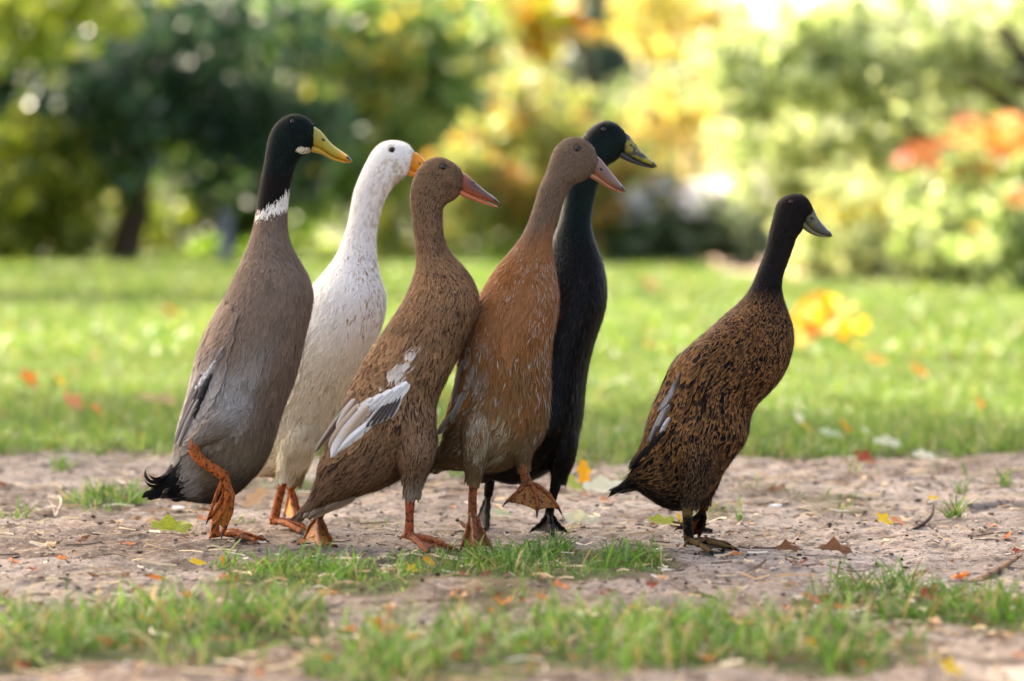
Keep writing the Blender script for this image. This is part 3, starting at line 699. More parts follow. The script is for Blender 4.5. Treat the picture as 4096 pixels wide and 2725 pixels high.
def inpoly(px, py, poly):
    c = np.zeros(len(px), bool); n = len(poly); j = n-1
    for i in range(n):
        xi, yi = poly[i]; xj, yj = poly[j]
        c ^= ((yi > py) != (yj > py)) & (px < (xj-xi)*(py-yi)/(yj-yi+1e-9)+xi); j = i
    return c

class Duck:
    def __init__(s, name, label, Y, pairs, lat, bill, eye, colf, wingpoly, size, plm='plumage', seed=1, bumps=(), foot_at=None, fuzz=.8, mw=.5, sv=(.76, 1.2)):
        s.Y = Y; s.k = KPX(Y); s.name = name; s.seed = seed; s.colf = colf; s.fuzz = fuzz; s.mw = mw; s.sv = sv; s.pl = M[plm]
        pr = np.array(pairs, float); bk = P(pr[:, 0], pr[:, 1], Y); fr = P(pr[:, 2], pr[:, 3], Y)
        c = (bk+fr)/2; A = (bk-fr)/2; Bv = np.zeros_like(A); Bv[:, 1] = np.array(lat, float)*s.k
        bl = [(P(b[0], b[1], Y), b[2]*s.k, b[3]) for b in bumps]
        def bf(p):
            o = np.zeros(p.shape[:-1])
            for q, r, a in bl:
                d2 = (p[..., 0]-q[0])**2 + (p[..., 2]-q[2])**2
                o = o + a*np.exp(-d2/(r*r))*np.clip(np.abs(p[..., 1]-Y)/.03, 0, 1)
            return o
        s.loft = Loft(c, A, Bv, 2.15, bf if bl else None)
        gp = P(*(foot_at or (pr[4, 2], 2160)), Y)
        s.root = empty('duck', (float(gp[0]), Y, 0.0), label, 'duck', 'ducks walking in a group along the path')
        # coarse cover of the near side for look-ups
        t, th = np.meshgrid(np.linspace(0, 1, 160), np.linspace(math.pi, 2*math.pi, 60), indexing='ij')
        s.cov = s.loft.ev(t, th)[0].reshape(-1, 3)
        s.mb = MB()
        g = s.loft.grid(150, 40)
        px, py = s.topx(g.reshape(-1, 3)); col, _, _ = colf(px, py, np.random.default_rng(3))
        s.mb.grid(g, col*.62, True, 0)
        s.F = []; s.wing = {}; s.eye_px = (eye[0], eye[1], eye[2]*1.35)
        s.sets(s.loft, size, wingpoly, seed)
        s.make_bill(*bill); s.make_eye(*eye)
    def topx(s, p):                    # back to picture-plane coordinates of the duck's middle plane
        z = p[..., 2]; x = p[..., 0]
        o = P(2048, 1362.5, s.Y); 
        u1 = P(2048, 2362.5, s.Y); sc = (o[2]-u1[2])/1000
        return 2048 + (x-o[0])/s.k, 1362.5 + (o[2]-z)/sc
    def surf_y(s, x, z):
        d = (s.cov[:, 0]-x)**2 + (s.cov[:, 2]-z)**2; i = np.argmin(d)
        return s.cov[i, 1], math.sqrt(d[i])
    def sets(s, loft, size, wingpoly, seed, smax=.995, wing=True):
        S, T = feather_set(loft, size, 0, seed, smax=smax)
        ln = np.array([size(q)[0] for q in S]); wd = np.array([size(q)[1] for q in S])
        pos, nn, _, _ = loft.ev(S, T); px, py = s.topx(pos)
        r = np.random.default_rng(seed+5)
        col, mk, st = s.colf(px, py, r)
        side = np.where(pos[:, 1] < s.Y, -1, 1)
        eyem = np.hypot(px-s_eye[0], py-s_eye[1]) < s_eye[2] if (s_eye := getattr(s, 'eye_px', None)) else np.zeros(len(S), bool)
        keep = ~eyem
        inw = inpoly(px, py, wingpoly) if wing else np.zeros(len(S), bool)
        lift = np.where(ln > .012, ln*.055, ln*.12)
        for key, mask in (('b', keep & ~inw), (-1, keep & inw & (side < 0)), (1, keep & inw & (side > 0))):
            if not mask.any(): continue
            kw = 1.0 if key == 'b' else 1.35
            V, F, uv = feather_mesh(loft, S[mask], T[mask], ln[mask]*kw, wd[mask]*kw, lift[mask], seed+9, .13 if key == 'b' else .07, None if key == 'b' else np.full(mask.sum(), .0035))
            n = mask.sum(); rr = np.random.default_rng(seed+21)
            fc = np.repeat(col[mask], 10, 0); mc = np.repeat(mk[mask], 10, 0)
            pp = np.repeat(np.stack([st[mask], np.clip(s.mw + rr.normal(0, .18, n), 0, 1), rr.random(n)], -1), 10, 0)
            if key == 'b': s.F.append((V, F, uv, fc, mc, pp))
            else: s.wing[key] = (V, F, uv, fc, mc, pp)
        # a second coat of fine strands breaks the plates up
        fs = lambda q: (size(q)[0]*.72, max(.0009, size(q)[1]*.13))
        S, T = feather_set(loft, fs, 0, seed+50, .6, (.45, 1.8), smax)
        r = np.random.default_rng(seed+51); pos, nn, _, _ = loft.ev(S, T); px, py = s.topx(pos)
        kp = r.random(len(S)) < s.fuzz
        if s.eye_px: kp &= np.hypot(px-s.eye_px[0], py-s.eye_px[1]) > s.eye_px[2]
        if wing: kp &= ~(inpoly(px, py, wingpoly) & (r.random(len(S)) < .75))
        S, T, px, py = S[kp], T[kp], px[kp], py[kp]
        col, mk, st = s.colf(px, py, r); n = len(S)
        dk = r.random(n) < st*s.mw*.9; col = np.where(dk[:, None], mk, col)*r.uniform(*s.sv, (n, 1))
        inw = inpoly(px, py, wingpoly) if wing else np.zeros(n, bool)
        ln = np.array([fs(q)[0] for q in S]); wd = np.array([fs(q)[1] for q in S])
        V, F, uv = feather_mesh(loft, S, T, ln, wd, ln*.15 + .0005, seed+52, .22, np.where(inw, .0042, .0009), STRV, STRW)
        s.F.append((V, F, uv, np.repeat(col, 6, 0), np.repeat(mk, 6, 0), np.zeros((n*6, 3))))
    def thigh(s, pts, rad, size=(.016, .008)):
        """pts: (px,py,dy) from the shank end up into the body"""
        c = np.array([P(a, b, s.Y+d) for a, b, d in pts]); r = np.array(rad)*s.k
        T = np.gradient(c, axis=0); T /= np.linalg.norm(T, axis=1)[:, None]
        U = np.cross(T, [0, 1.0, 0]); U /= np.linalg.norm(U, axis=1)[:, None]; W = np.cross(T, U)
        lf = Loft(c, U*r[:, None], W*r[:, None])
        g = lf.grid(24, 20); px, py = s.topx(g.reshape(-1, 3)); col, _, _ = s.colf(px, py, np.random.default_rng(3))
        s.mb.grid(g, col*.62, True, 0)
        s.sets(lf, lambda q: size, [], s.seed+31+len(s.F), .95, False)
    def leg(s, pts, rad, col, mi=1):
        """shank; pts (px,py,dy)"""
        c = [P(a, b, s.Y+d) for a, b, d in pts]
        g = tube_grid(c, np.array(rad)*s.k*1.12, 22, 14); s.mb.grid(g, col, True, mi)
        return np.array(c[-1])
    def foot(s, ank, tips, col, webcol, r=9, hind=None, arch=.012, claw=None, mi=1, bend=None, sag=.25):
        ank = np.asarray(ank, float); r = r*s.k*1.15; curves = []
        for i, tp in enumerate(tips):
            tp = np.asarray(tp, float); mid = ank*.5 + tp*.5; mid = mid + np.array([0, 0, arch])
            if bend is not None: mid = mid + np.asarray(bend)
            cv = polyspline([ank, mid, tp], 18); curves.append(cv)
            t = np.linspace(0, 1, 18); rr = r*(.95-.45*t)*(1+.16*np.sin(t*20+i))
            s.mb.grid(tube_grid(cv, rr, 18, 9), col, True, mi)
            d = cv[-1]-cv[-4]; d /= np.linalg.norm(d)
            cl = [cv[-1]-d*.001, cv[-1]+d*.005+np.array([0, 0, -.0006]), cv[-1]+d*.0095+np.array([0, 0, -.003])]
            s.mb.grid(tube_grid(cl, [r*.42, r*.3, r*.05], 6, 7), hx('#3a332d') if claw is None else claw, True, mi)
        order = np.argsort([0, 1, 2][:len(tips)])
        for a, b in zip(order[:-1], order[1:]):
            ca, cb = curves[a], curves[b]; n, k = 14, 9
            u = np.linspace(0, 1, k); W = np.zeros((n, k, 3)); t = np.linspace(.04, .97, n)
            for i in range(n):
                for j in range(k):
                    tt = t[i]*(1-sag*.55*4*u[j]*(1-u[j])*t[i]); x = tt*17; i0 = int(min(16, x)); f = x-i0
                    pa = ca[i0]*(1-f)+ca[i0+1]*f; pb = cb[i0]*(1-f)+cb[i0+1]*f
                    W[i, j] = pa*(1-u[j]) + pb*u[j]
            W[..., 2] -= r*.45
            nr = np.cross(W[-1, -1]-W[0, 0], W[-1, 0]-W[0, -1]); nr /= np.linalg.norm(nr)+1e-9
            rip = .0007*np.sin(u*24)[None, :, None]*nr
            s.mb.grid(W + rip + nr*.0006, webcol, False, mi); s.mb.grid(W + rip - nr*.0006, webcol, False, mi)
        if hind is not None:
            h = np.asarray(hind, float); s.mb.grid(tube_grid([ank, ank*.5+h*.5+np.array([0, 0, .003]), h], [r*.7, r*.55, r*.3], 8, 8), col, True, mi)
        g = ank + np.array([0, 0, 0]); s.mb.grid(tube_grid([g-np.array([0, 0, r*.9]), g, g+np.array([0, 0, r*1.1])], [r*.9, r*1.25, r*1.1], 8, 10), col, True, mi)
    def make_bill(s, pairs, wid, colf, nail, nostril, gape=0.0):
        pr = np.array(pairs, float); wid = np.array(wid, float)
        n, k = 26, 20; d = np.concatenate([[0], np.cumsum(np.hypot(*np.diff((pr[:, :2]+pr[:, 2:])/2, axis=0).T))]); d /= d[-1]
        t = np.linspace(0, 1, n); q = spline(d, np.concatenate([pr, wid[:, None]], 1), t); q[:, 4] = np.maximum(q[:, 4], 1.5)
        th = np.linspace(0, 2*math.pi, k, endpoint=False)
        def half(f0, f1, wk, g):
            top = q[:, :2]*(1-f0) + q[:, 2:4]*f0; bot = q[:, :2]*(1-f1) + q[:, 2:4]*f1
            if g: 
                sh = (g*t**1.5)[:, None]*np.array([[-.25, 1.0]]); top = top+sh; bot = bot+sh
            c = (top+bot)/2; a = (top-bot)/2
            co = np.cos(th); si = np.sin(th); co2 = np.sign(co)*np.abs(co)**.85; si2 = np.sign(si)*np.abs(si)**.8
            taper = np.where(co > 0, 1-.45*co**2, 1.0)       # narrower ridge on top
            X = c[:, None, 0] + a[:, None, 0]*co2; Yp = c[:, None, 1] + a[:, None, 1]*co2
            Wd = q[:, None, 4]*wk*si2*taper
            p = P(X.ravel(), Yp.ravel(), s.Y); p[:, 1] += (Wd*s.k).ravel()
            return p.reshape(n, k, 3), np.stack([np.repeat(t, k), np.tile((1-co)/2, n)], -1)
        g, pv = half(0, .74, 1.0, 0); mb = MB(); mb.grid(g, colf(pv, 0), True)
        mb.grid(np.stack([g[-1], np.broadcast_to(g[-1].mean(0), g[-1].shape)]), colf(pv[-40:], 0), True)
        g2, pv2 = half(.70, 1.0, .86, gape); mb.grid(g2, colf(pv2, 1), True)
        mb.grid(np.stack([g2[-1], np.broadcast_to(g2[-1].mean(0), g2[-1].shape)]), colf(pv2[-40:], 1), True)
        s.bill = mb.build('bill', M['bill'])
        # nail: the dark hook at the tip
        nb = MB(); i0 = int(n*.86); gg = g[i0:].copy(); cen = gg.mean(1, keepdims=True); gg = cen + (gg-cen)*1.10
        m0 = gg[:, np.arange(-5, 6) % k]; nb.grid(m0, nail)
        tip = np.stack([gg[-1], np.broadcast_to(gg[-1].mean(0) + np.array([.0015, 0, -.001]), gg[-1].shape)]); nb.grid(tip[:, np.arange(-6, 7) % k], nail)
        s.nail = nb.build('nail', M['bill'])
        s.nos = []
        nx, ny, nr, ang = nostril
        for sd in (-1, 1):
            c = P(nx, ny, s.Y); bb = g.reshape(-1, 3); dd = (bb[:, 0]-c[0])**2 + (bb[:, 2]-c[2])**2; dd = dd + np.where(np.sign(bb[:, 1]-s.Y) == sd, 0, 1)
            c[1] = bb[np.argmin(dd), 1] + sd*.0002
            a = np.linspace(0, 2*math.pi, 12, endpoint=False); rr = np.linspace(.02, 1, 5)
            L_ = nr*s.k
            pts = np.stack([np.cos(a)[None]*rr[:, None]*L_*math.cos(ang) + np.sin(a)[None]*rr[:, None]*L_*.55*math.sin(ang),
                            sd*(.0012-.0022*rr[:, None]**2) + 0*a[None],
                            -np.cos(a)[None]*rr[:, None]*L_*math.sin(ang) + np.sin(a)[None]*rr[:, None]*L_*.55*math.cos(ang)], -1) + c
            b = MB(); b.grid(pts, hx('#0c0908'), True); s.nos.append(b.build('nostril', M['eye']))
    def make_eye(s, ex, ey, er, iris, lid):
        s.eyes = []
        for sd in (-1, 1):
            c = P(ex, ey, s.Y); t, th = np.meshgrid(np.linspace(0, 1, 200), np.linspace(math.pi, 2*math.pi, 60), indexing='ij')
            yy, _ = s.surf_y(c[0], c[2]); off = abs(yy - s.Y); r = er*s.k*1.15
            c[1] = s.Y + sd*(off - r*.45)
            th, ph = np.meshgrid(np.linspace(.001, math.pi-.001, 16), np.linspace(0, 2*math.pi, 20, endpoint=False), indexing='ij')
            v = np.stack([np.sin(th)*np.cos(ph), sd*np.cos(th), np.sin(th)*np.sin(ph)], -1)
            col = np.where((np.cos(th) > .80)[..., None], hx('#050404'), np.where((np.cos(th) > .45)[..., None], iris, hx('#0a0706')))
            b = MB(); b.grid(c + v*r, col.reshape(-1, 3), True); e = b.build('eye', M['eye']); s.eyes.append(e)
            ring = np.array([[math.cos(q)*r*1.05, sd*r*.42, math.sin(q)*r*.95] for q in np.linspace(0, 2*math.pi, 25)]) + c
            b = MB(); b.grid(tube_grid(ring, np.full(25, r*.20), 48, 6, False), lid, True); s.eyes.append((e, b.build('eyelid', M['skin'])))
    def quill(s, root, tip, hw, base, edge, off, name, parent, sd=-1, bow=0.0, tipcol=None, yoff=None):
        """one long feather lying over the body from root to tip"""
        n, k = 11, 5; t = np.linspace(0, 1, n); root = np.array(root, float); tip = np.array(tip, float)
        d = tip-root; L_ = np.hypot(*d); nrm = np.array([-d[1], d[0]])/L_
        c2 = root + d*t[:, None] + nrm*(bow*L_*4*t*(1-t))[:, None]
        w = hw*np.interp(t, [0, .12, .5, .85, .96, 1], [.45, .8, 1, .8, .4, .04])
        V = np.zeros((n, k, 3)); u = np.linspace(-1, 1, k)
        pr, pt = P(*root, s.Y), P(*tip, s.Y); y0, _ = s.surf_y(pr[0], pr[2]); y1, dist = s.surf_y(pt[0], pt[2])
        for i in range(n):
            cc = P(c2[i, 0], c2[i, 1], s.Y); ys, ds = s.surf_y(cc[0], cc[2])
            yl = (s.Y-ys); ylin = (s.Y-y0)*(1-t[i]) + max(s.Y-y1, .006)*t[i]
            yo = max(yl, ylin*.9) + off + .0062
            if yoff is not None: yo = yoff
            for j in range(k):
                q = P(*(c2[i] + nrm*w[i]*u[j]), s.Y); V[i, j] = q; V[i, j, 1] = s.Y + sd*(yo - .0012*abs(u[j])*2 + (.0 if abs(u[j]) > .1 else .0012))
        e = np.clip(np.abs(u)*1.25-.25, 0, 1)**2
        col = base[None, None]*(1-e[None, :, None]) + edge[None, None]*e[None, :, None]
        col = np.broadcast_to(col, (n, k, 3)).copy()
        if tipcol is not None:
            tw = sstep(t, .45, .95)[:, None, None]; col = col*(1-tw) + tipcol*tw
        col[:, k//2] *= .7
        b = MB(); b.grid(V, col.reshape(-1, 3)); b.grid(V + np.array([0, -sd*.0007, 0]), (col*.8).reshape(-1, 3))
        o = b.build(name, M['fur_feather']); reparent(o, parent); return o
    def finish(s, wing_q=(), tail_q=(), legmat='leg', curls=()):
        body = s.mb.build('body', [M['skin'], M[legmat]]); reparent(body, s.root)
        V = np.concatenate([f[0] for f in s.F]); n = 0; Fs = []
        for f in s.F: Fs.append(f[1]+n); n += len(f[0])
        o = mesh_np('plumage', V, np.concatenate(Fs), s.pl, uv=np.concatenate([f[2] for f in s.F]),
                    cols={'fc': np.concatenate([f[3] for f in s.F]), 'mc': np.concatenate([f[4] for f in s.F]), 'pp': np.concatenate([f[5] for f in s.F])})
        reparent(o, s.root); o['kind'] = 'stuff'
        for sd in (-1, 1):
            if sd not in s.wing: continue
            V, F, uv, fc, mc, pp = s.wing[sd]
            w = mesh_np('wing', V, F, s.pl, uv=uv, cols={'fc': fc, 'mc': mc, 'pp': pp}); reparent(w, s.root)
            for q in wing_q: s.quill(*q[:5], q[5] if len(q) > 5 else .004, 'flight_feather', w, sd, *(q[6:]))
        if tail_q or curls:
            b = MB(); a0 = s.loft.par(np.array([.0, .05]))
            b.grid(tube_grid([a0[1, :3], (a0[0, :3]+a0[1, :3])/2, a0[0, :3]], [.012, .010, .004], 6, 10), tail_q[0][3], True)
            tl = b.build('tail', M['fur_feather']); reparent(tl, s.root)
            for i, q in enumerate(tail_q):
                s.quill(*q[:5], 0, 'tail_feather', tl, -1, 0.0, None, q[5])
            for pts, rr, cc in curls:
                c = [P(a, b_, s.Y+d) for a, b_, d in pts]; cv = polyspline(c, 20); w = np.interp(np.linspace(0, 1, 20), [0, .3, .8, 1], [rr*.6, rr, rr*.8, rr*.1])*s.k
                T = np.gradient(cv, axis=0); T /= np.linalg.norm(T, axis=1)[:, None]; U = np.cross(T, [0, 1.0, 0]); 
                rib = np.stack([cv - U*w[:, None] + np.array([0, -.004, 0]), cv + np.array([0, -.002, 0]), cv + U*w[:, None] + np.array([0, .004, 0])], 1)
                m = MB(); m.grid(rib, cc); m.grid(rib+np.array([.0004, -.0006, .0004]), cc); reparent(m.build('curled_feather', M['fur_feather']), tl)
        reparent(s.bill, s.root); reparent(s.nail, s.bill)
        for o in s.nos: reparent(o, s.bill)
        for e in s.eyes:
            if isinstance(e, tuple): reparent(e[1], e[0])
            else: reparent(e, s.root)
# ------------------------------------------------------------------ the six ducks (outlines in the 4096-wide picture)
def SIZE(k=1.0, w=1.0):
    xs = [0, .1, .35, .5, .58, .66, .8, .88, .93, 1]
    Ls = np.array([18, 22, 24, 19, 14, 10.5, 8.5, 6.5, 4.6, 3.6])*1e-3*k; Ws = np.array([8, 10.5, 11.5, 8.6, 6.0, 3.9, 2.7, 2.3, 1.9, 1.6])*1e-3*k*w
    return lambda s: (float(np.interp(s, xs, Ls)), float(np.interp(s, xs, Ws)))
def jitter(col, r, a=.10, hue=.03):
    n = len(col); return np.clip(col*np.exp(r.normal(0, a, (n, 1)))*(1+r.normal(0, hue, (n, 3))), 0, 1)
def lerp(a, b, t): return a*(1-t[:, None]) + b*t[:, None]
def full(c, n): return np.broadcast_to(np.asarray(c, float), (n, 3)).copy()

# --- 1: grey-brown drake, bottle-black head
def col_drake(px, py, r):
    n = len(px); c = full(hx('#83705f'), n); nz = fbm(px/60, py/60, 4, 3)
    c = lerp(c, full(hx('#9a938b'), n), sstep(py + (nz-.5)*160, 1330, 1480)*(1-sstep(px - (py-1400)*-.35, 1060, 1130)))
    c = lerp(c, full(hx('#6f5f4e'), n), sstep(nz, .52, .7)*.55)
    c = lerp(c, full(hx('#766753'), n), sstep(py, 1650, 1760))
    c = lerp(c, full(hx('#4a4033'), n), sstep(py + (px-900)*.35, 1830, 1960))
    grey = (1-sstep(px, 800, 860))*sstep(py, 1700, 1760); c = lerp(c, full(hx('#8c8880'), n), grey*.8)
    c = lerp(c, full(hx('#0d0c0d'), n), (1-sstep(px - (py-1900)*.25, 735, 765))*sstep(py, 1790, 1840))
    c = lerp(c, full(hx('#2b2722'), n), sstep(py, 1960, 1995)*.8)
    up = np.interp(px, [1025, 1110, 1150], [852, 803, 762]); lo = np.interp(px, [1025, 1110, 1150], [874, 846, 830])
    jj = r.normal(0, 7, n)
    ring = (py+jj > up) & (py+jj < lo+4); head = py+jj <= up
    hc = np.where((py < 690)[:, None], hx('#0c1714'), hx('#17140f'))
    c[head] = hc[head]; c[ring] = hx('#efe9dc')
    c[(py < 700) & (r.random(n) < .12) & head] = hx('#0e2a22')
    chin = (np.hypot((px-1219)/26, (py-602)/13) < 1) & (r.random(n) < .85); c[chin] = hx('#e2dcc0')
    back = (px < np.interp(py, [880, 1300], [1050, 880]))
    mk = np.where(back[:, None], c*.45, c*.72); st = np.where(head | ring, 0, np.where(back, .7, .4)*(r.random(n)*.8+.2))
    return jitter(c, r, .05, .015), mk, st
def bill_drake(pv, low):
    t, v = pv.T; n = len(t); c = full(hx('#9a8f30'), n); c = lerp(c, full(hx('#8c8a3a'), n), sstep(.35-t, 0, .3)*(1-v))
    c = lerp(c, full(hx('#d8921f'), n), sstep(t, .6, .9)*.8); c = lerp(c, full(hx('#c98a2a'), n), sstep(v, .75, 1)*.6)
    return c if not low else lerp(c, full(hx('#b58a2a'), n), np.full(n, .5))
p1 = [(604, 1962, 640, 1985), (690, 1850, 760, 2003), (715, 1745, 860, 2010), (740, 1650, 980, 1945), (762, 1575, 1066, 1836), (788, 1460, 1126, 1655), (820, 1360, 1180, 1510),
      (868, 1260, 1222, 1335), (908, 1172, 1250, 1200), (955, 1075, 1228, 1100), (995, 980, 1165, 988), (1024, 880, 1146, 886), (1038, 779, 1152, 780), (1055, 685, 1170, 692),
      (1066, 615, 1200, 625), (1076, 560, 1222, 614), (1094, 515, 1236, 606), (1128, 478, 1245, 598), (1178, 460, 1250, 588), (1225, 472, 1254, 570), (1256, 498, 1257, 545)]
l1 = [14, 60, 110, 145, 165, 175, 178, 172, 160, 130, 88, 60, 54, 53, 56, 58, 58, 56, 52, 42, 26]
drake = Duck('duck', 'tall grey-brown drake with black-green head, white neck ring and yellow bill', -.03, p1, l1,
  ([(1246, 503, 1226, 592), (1270, 515, 1248, 608), (1290, 532, 1270, 613), (1312, 560, 1298, 624), (1338, 585, 1326, 640), (1372, 609, 1358, 649), (1398, 630, 1388, 653), (1409, 645, 1403, 652)],
   [27, 25, 23, 23, 25, 26, 20, 8], bill_drake, hx('#11131a'), (1293, 560, 10, .6)),
  (1174, 489, 12, hx('#1c1008'), hx('#171511')), col_drake,
  [(905, 1190), (965, 1240), (930, 1420), (870, 1540), (830, 1650), (770, 1760), (700, 1815), (742, 1650), (786, 1450), (845, 1300)], SIZE(), seed=11,
  bumps=[(930, 1650, 110, .010), (1020, 1420, 160, .006), (830, 1790, 70, .008)], foot_at=(940, 2150), fuzz=.7, mw=.35)
OR, ORW = hx('#b05c24'), hx('#c07628')
# raised near leg: hock by the rump, shank forward, toes hanging folded
drake.thigh([(778, 1772, -.058), (850, 1720, -.055), (940, 1640, -.045), (1010, 1580, -.02)], [26, 60, 85, 80])
a = drake.leg([(792, 1740, -.056), (774, 1775, -.062), (790, 1825, -.066), (845, 1868, -.068), (898, 1905, -.068)], [17, 22, 21, 19, 20], OR)
drake.foot(a, [P(858, 2098, -.105), P(893, 2128, -.10), P(838, 2072, -.085)], OR, ORW*.8, 13, P(830, 2085, -.10), 0, bend=(.012, 0, .010), sag=.1)
# planted far leg
a = drake.leg([(905, 1960, .03), (868, 2060, .03), (856, 2138, .03)], [17, 16, 17], OR)
drake.foot(a, [G(1022, 2166, .004), G(1056, 2158, .004), G(1000, 2140, .004)], OR, ORW, 12, G(838, 2156, .004), .006)
WH = hx('#e9e6e2'); TP = hx('#7b7067')
drake.finish([((915, 1380), (850, 1490), 14, TP, TP, .003, 0, WH), ((905, 1400), (832, 1515), 14, hx('#a09890'), TP, .0032, 0, WH), ((885, 1430), (812, 1540), 14, WH, TP, .0034, 0, WH), ((865, 1455), (795, 1560), 13, WH, TP, .0036, 0, WH), ((845, 1478), (778, 1582), 12, WH, TP, .0038, 0, WH),
  ((866, 1485), (818, 1610), 14, hx('#0b0b0e'), hx('#17171c'), .002), ((852, 1505), (803, 1645), 14, hx('#0b0b0e'), hx('#1a1a20'), .0024), ((838, 1525), (790, 1668), 14, hx('#0d0d10'), hx('#2a2a2c'), .0028),
  ((820, 1490), (738, 1690), 17, TP, hx('#a89c8f'), .005), ((806, 1550), (716, 1760), 18, TP*.8, hx('#9a8f84'), .0055), ((796, 1590), (697, 1812), 18, TP*.7, hx('#b5aca0'), .006), ((812, 1590), (722, 1790), 17, TP, hx('#c0b8ac'), .005)],
 [((760, 1850), (668, 1925), 24, hx('#0c0c0e'), hx('#101012'), .012), ((745, 1900), (622, 1968), 22, hx('#0c0c0e'), hx('#141414'), .006), ((760, 1930), (577, 1978), 15, hx('#0c0c0e'), hx('#1a1814'), .0),
  ((765, 1890), (652, 1972), 11, hx('#0e0d0d'), hx('#a8946c'), .015), ((770, 1920), (640, 1992), 14, hx('#0c0c0e'), hx('#5a5040'), .01), ((790, 1960), (690, 2000), 18, hx('#0c0c0e'), hx('#141414'), .012)],
 curls=[([(700, 1880, -.01), (640, 1925, -.012), (598, 1925, -.012), (580, 1895, -.012), (588, 1862, -.012)], 9, hx('#0b0b0d')),
        ([(705, 1895, -.008), (640, 1942, -.01), (598, 1942, -.01), (576, 1918, -.01)], 8, hx('#0b0b0d')), ([(710, 1870, .0), (650, 1910, .0), (612, 1915, .0), (594, 1895, .0)], 8, hx('#0d0d10'))])

# --- 2: white duck behind
def col_white(px, py, r):
    n = len(px); c = full(hx('#f6f3ea'), n); nz = fbm(px/40, py/40, 9, 4)
    c = lerp(c, full(hx('#f0e6c4'), n), sstep(py, 1150, 1500)*.8)
    c = lerp(c, full(hx('#cdbf95'), n), sstep(py, 1500, 1850)*sstep(nz, .35, .7)*.8)
    front = np.interp(py, [744, 900, 1080, 1205, 1384, 1600], [1560, 1505, 1510, 1540, 1493, 1360])
    d = front-px
    sp = (r.random(n) < .22*(1-sstep(d, 20, 130))*sstep(py, 950, 1050)*(1-sstep(py, 1250, 1450))); c[sp] = hx('#a58c5c')
    ns = fbm(px/9, py/16, 12, 3); c = lerp(c, full(hx('#a39062'), n), sstep(ns, .62, .75)*(.18 + .45*sstep(py, 1300, 1600)))
    nk = (py < 960) & (py > 640); c[nk] = lerp(c[nk], full(hx('#b7a680'), nk.sum()), sstep(ns[nk], .5, .66)*.55*sstep(px[nk]-(py[nk]*-.25), 1600, 1760))
    c = lerp(c, full(hx('#a8905a'), n), sstep(px+py*.0, 1560, 1600)*(py > 700)*(py < 740)*.6)
    c = lerp(c, full(hx('#6d6242'), n), sstep(py, 1850, 1900)*sstep(nz, .4, .6)*.8)
    return jitter(c, r, .02, .008), c*.86, r.random(n)*.2
def bill_white(pv, low):
    t, v = pv.T; n = len(t); c = full(hx('#d9891c'), n); k = fbm(t*22, v*14, 3, 3); c = lerp(c, full(hx('#7a4214'), n), sstep(k, .62, .74)*.7)
    return lerp(c, full(hx('#c8801f'), n), np.full(n, .3*low))
p2 = [(965, 1880, 985, 1903), (1000, 1790, 1080, 1905), (1030, 1690, 1185, 1893), (1055, 1600, 1270, 1795), (1085, 1500, 1335, 1670), (1120, 1400, 1405, 1545), (1165, 1300, 1480, 1410), (1210, 1212, 1530, 1290),
      (1260, 1137, 1540, 1185), (1320, 1066, 1515, 1092), (1366, 985, 1501, 990), (1394, 900, 1507, 902), (1410, 815, 1530, 815), (1428, 742, 1568, 748), (1450, 690, 1598, 722), (1475, 638, 1614, 708), (1510, 588, 1624, 698), (1548, 568, 1632, 688), (1590, 566, 1638, 675), (1630, 580, 1643, 655), (1656, 602, 1648, 635)]
l2 = [14, 60, 105, 140, 160, 168, 168, 160, 142, 104, 72, 58, 54, 55, 57, 58, 57, 54, 48, 38, 24]
white = Duck('duck', 'white duck with dirty cream belly and orange bill standing behind the grey drake', .20, p2, l2,
  ([(1648, 606, 1618, 694), (1668, 612, 1640, 706), (1690, 632, 1664, 716), (1715, 660, 1692, 728), (1742, 685, 1724, 741), (1775, 712, 1762, 755), (1798, 735, 1790, 758), (1806, 750, 1800, 757)],
   [26, 24, 22, 22, 24, 25, 19, 8], bill_white, hx('#c9a27a'), (1679, 655, 8, .6)),
  (1570, 601, 12, hx('#1a2028'), hx('#cfc6ab')), col_white,
  [(1180, 1290), (1250, 1300), (1200, 1500), (1100, 1680), (1030, 1760), (1060, 1590)], SIZE(), seed=22, bumps=[(1180, 1760, 90, .010)], foot_at=(1140, 2110), fuzz=1, mw=.3, sv=(.95, 1.04))
white.thigh([(1146, 1900, -.045), (1160, 1850, -.045), (1185, 1780, -.04), (1220, 1680, -.02)], [36, 52, 75, 80])
a = white.leg([(1146, 1860, -.045), (1132, 1930, -.047), (1112, 2010, -.05), (1096, 2085, -.055)], [18, 16, 16, 18], OR)
white.foot(a, [G(1205, 2130, .004), G(1232, 2118, .004), G(1212, 2100, .004)], OR, hx('#c89a62'), 13, G(1082, 2096, .006), .004)
white.thigh([(1184, 1905, .04), (1190, 1860, .035), (1200, 1780, .02)], [30, 46, 60])
a = white.leg([(1188, 1870, .042), (1184, 1915, .05), (1162, 1950, .06)], [18, 20, 17], OR)
g0 = G(1204, 2086, .004); g1 = G(1140, 2060, .004)
white.foot(a, [g1 + np.array([0, .0, 0]), (G(1178, 2094, .004)), g0], OR, hx('#cf8a1c'), 12, None, .0, bend=(.0, .02, 0), sag=.12)
white.finish([((1150, 1380), (1070, 1600), 18, WH, WH), ((1130, 1420), (1040, 1680), 18, WH, WH), ((1110, 1470), (1020, 1740), 18, WH, WH), ((1100, 1520), (1000, 1790), 17, WH, WH)],
 [((1040, 1830), (940, 1905), 20, WH, WH, .008), ((1050, 1850), (955, 1915), 20, WH, WH, .0), ((1060, 1870), (975, 1922), 18, WH, WH, .006)])

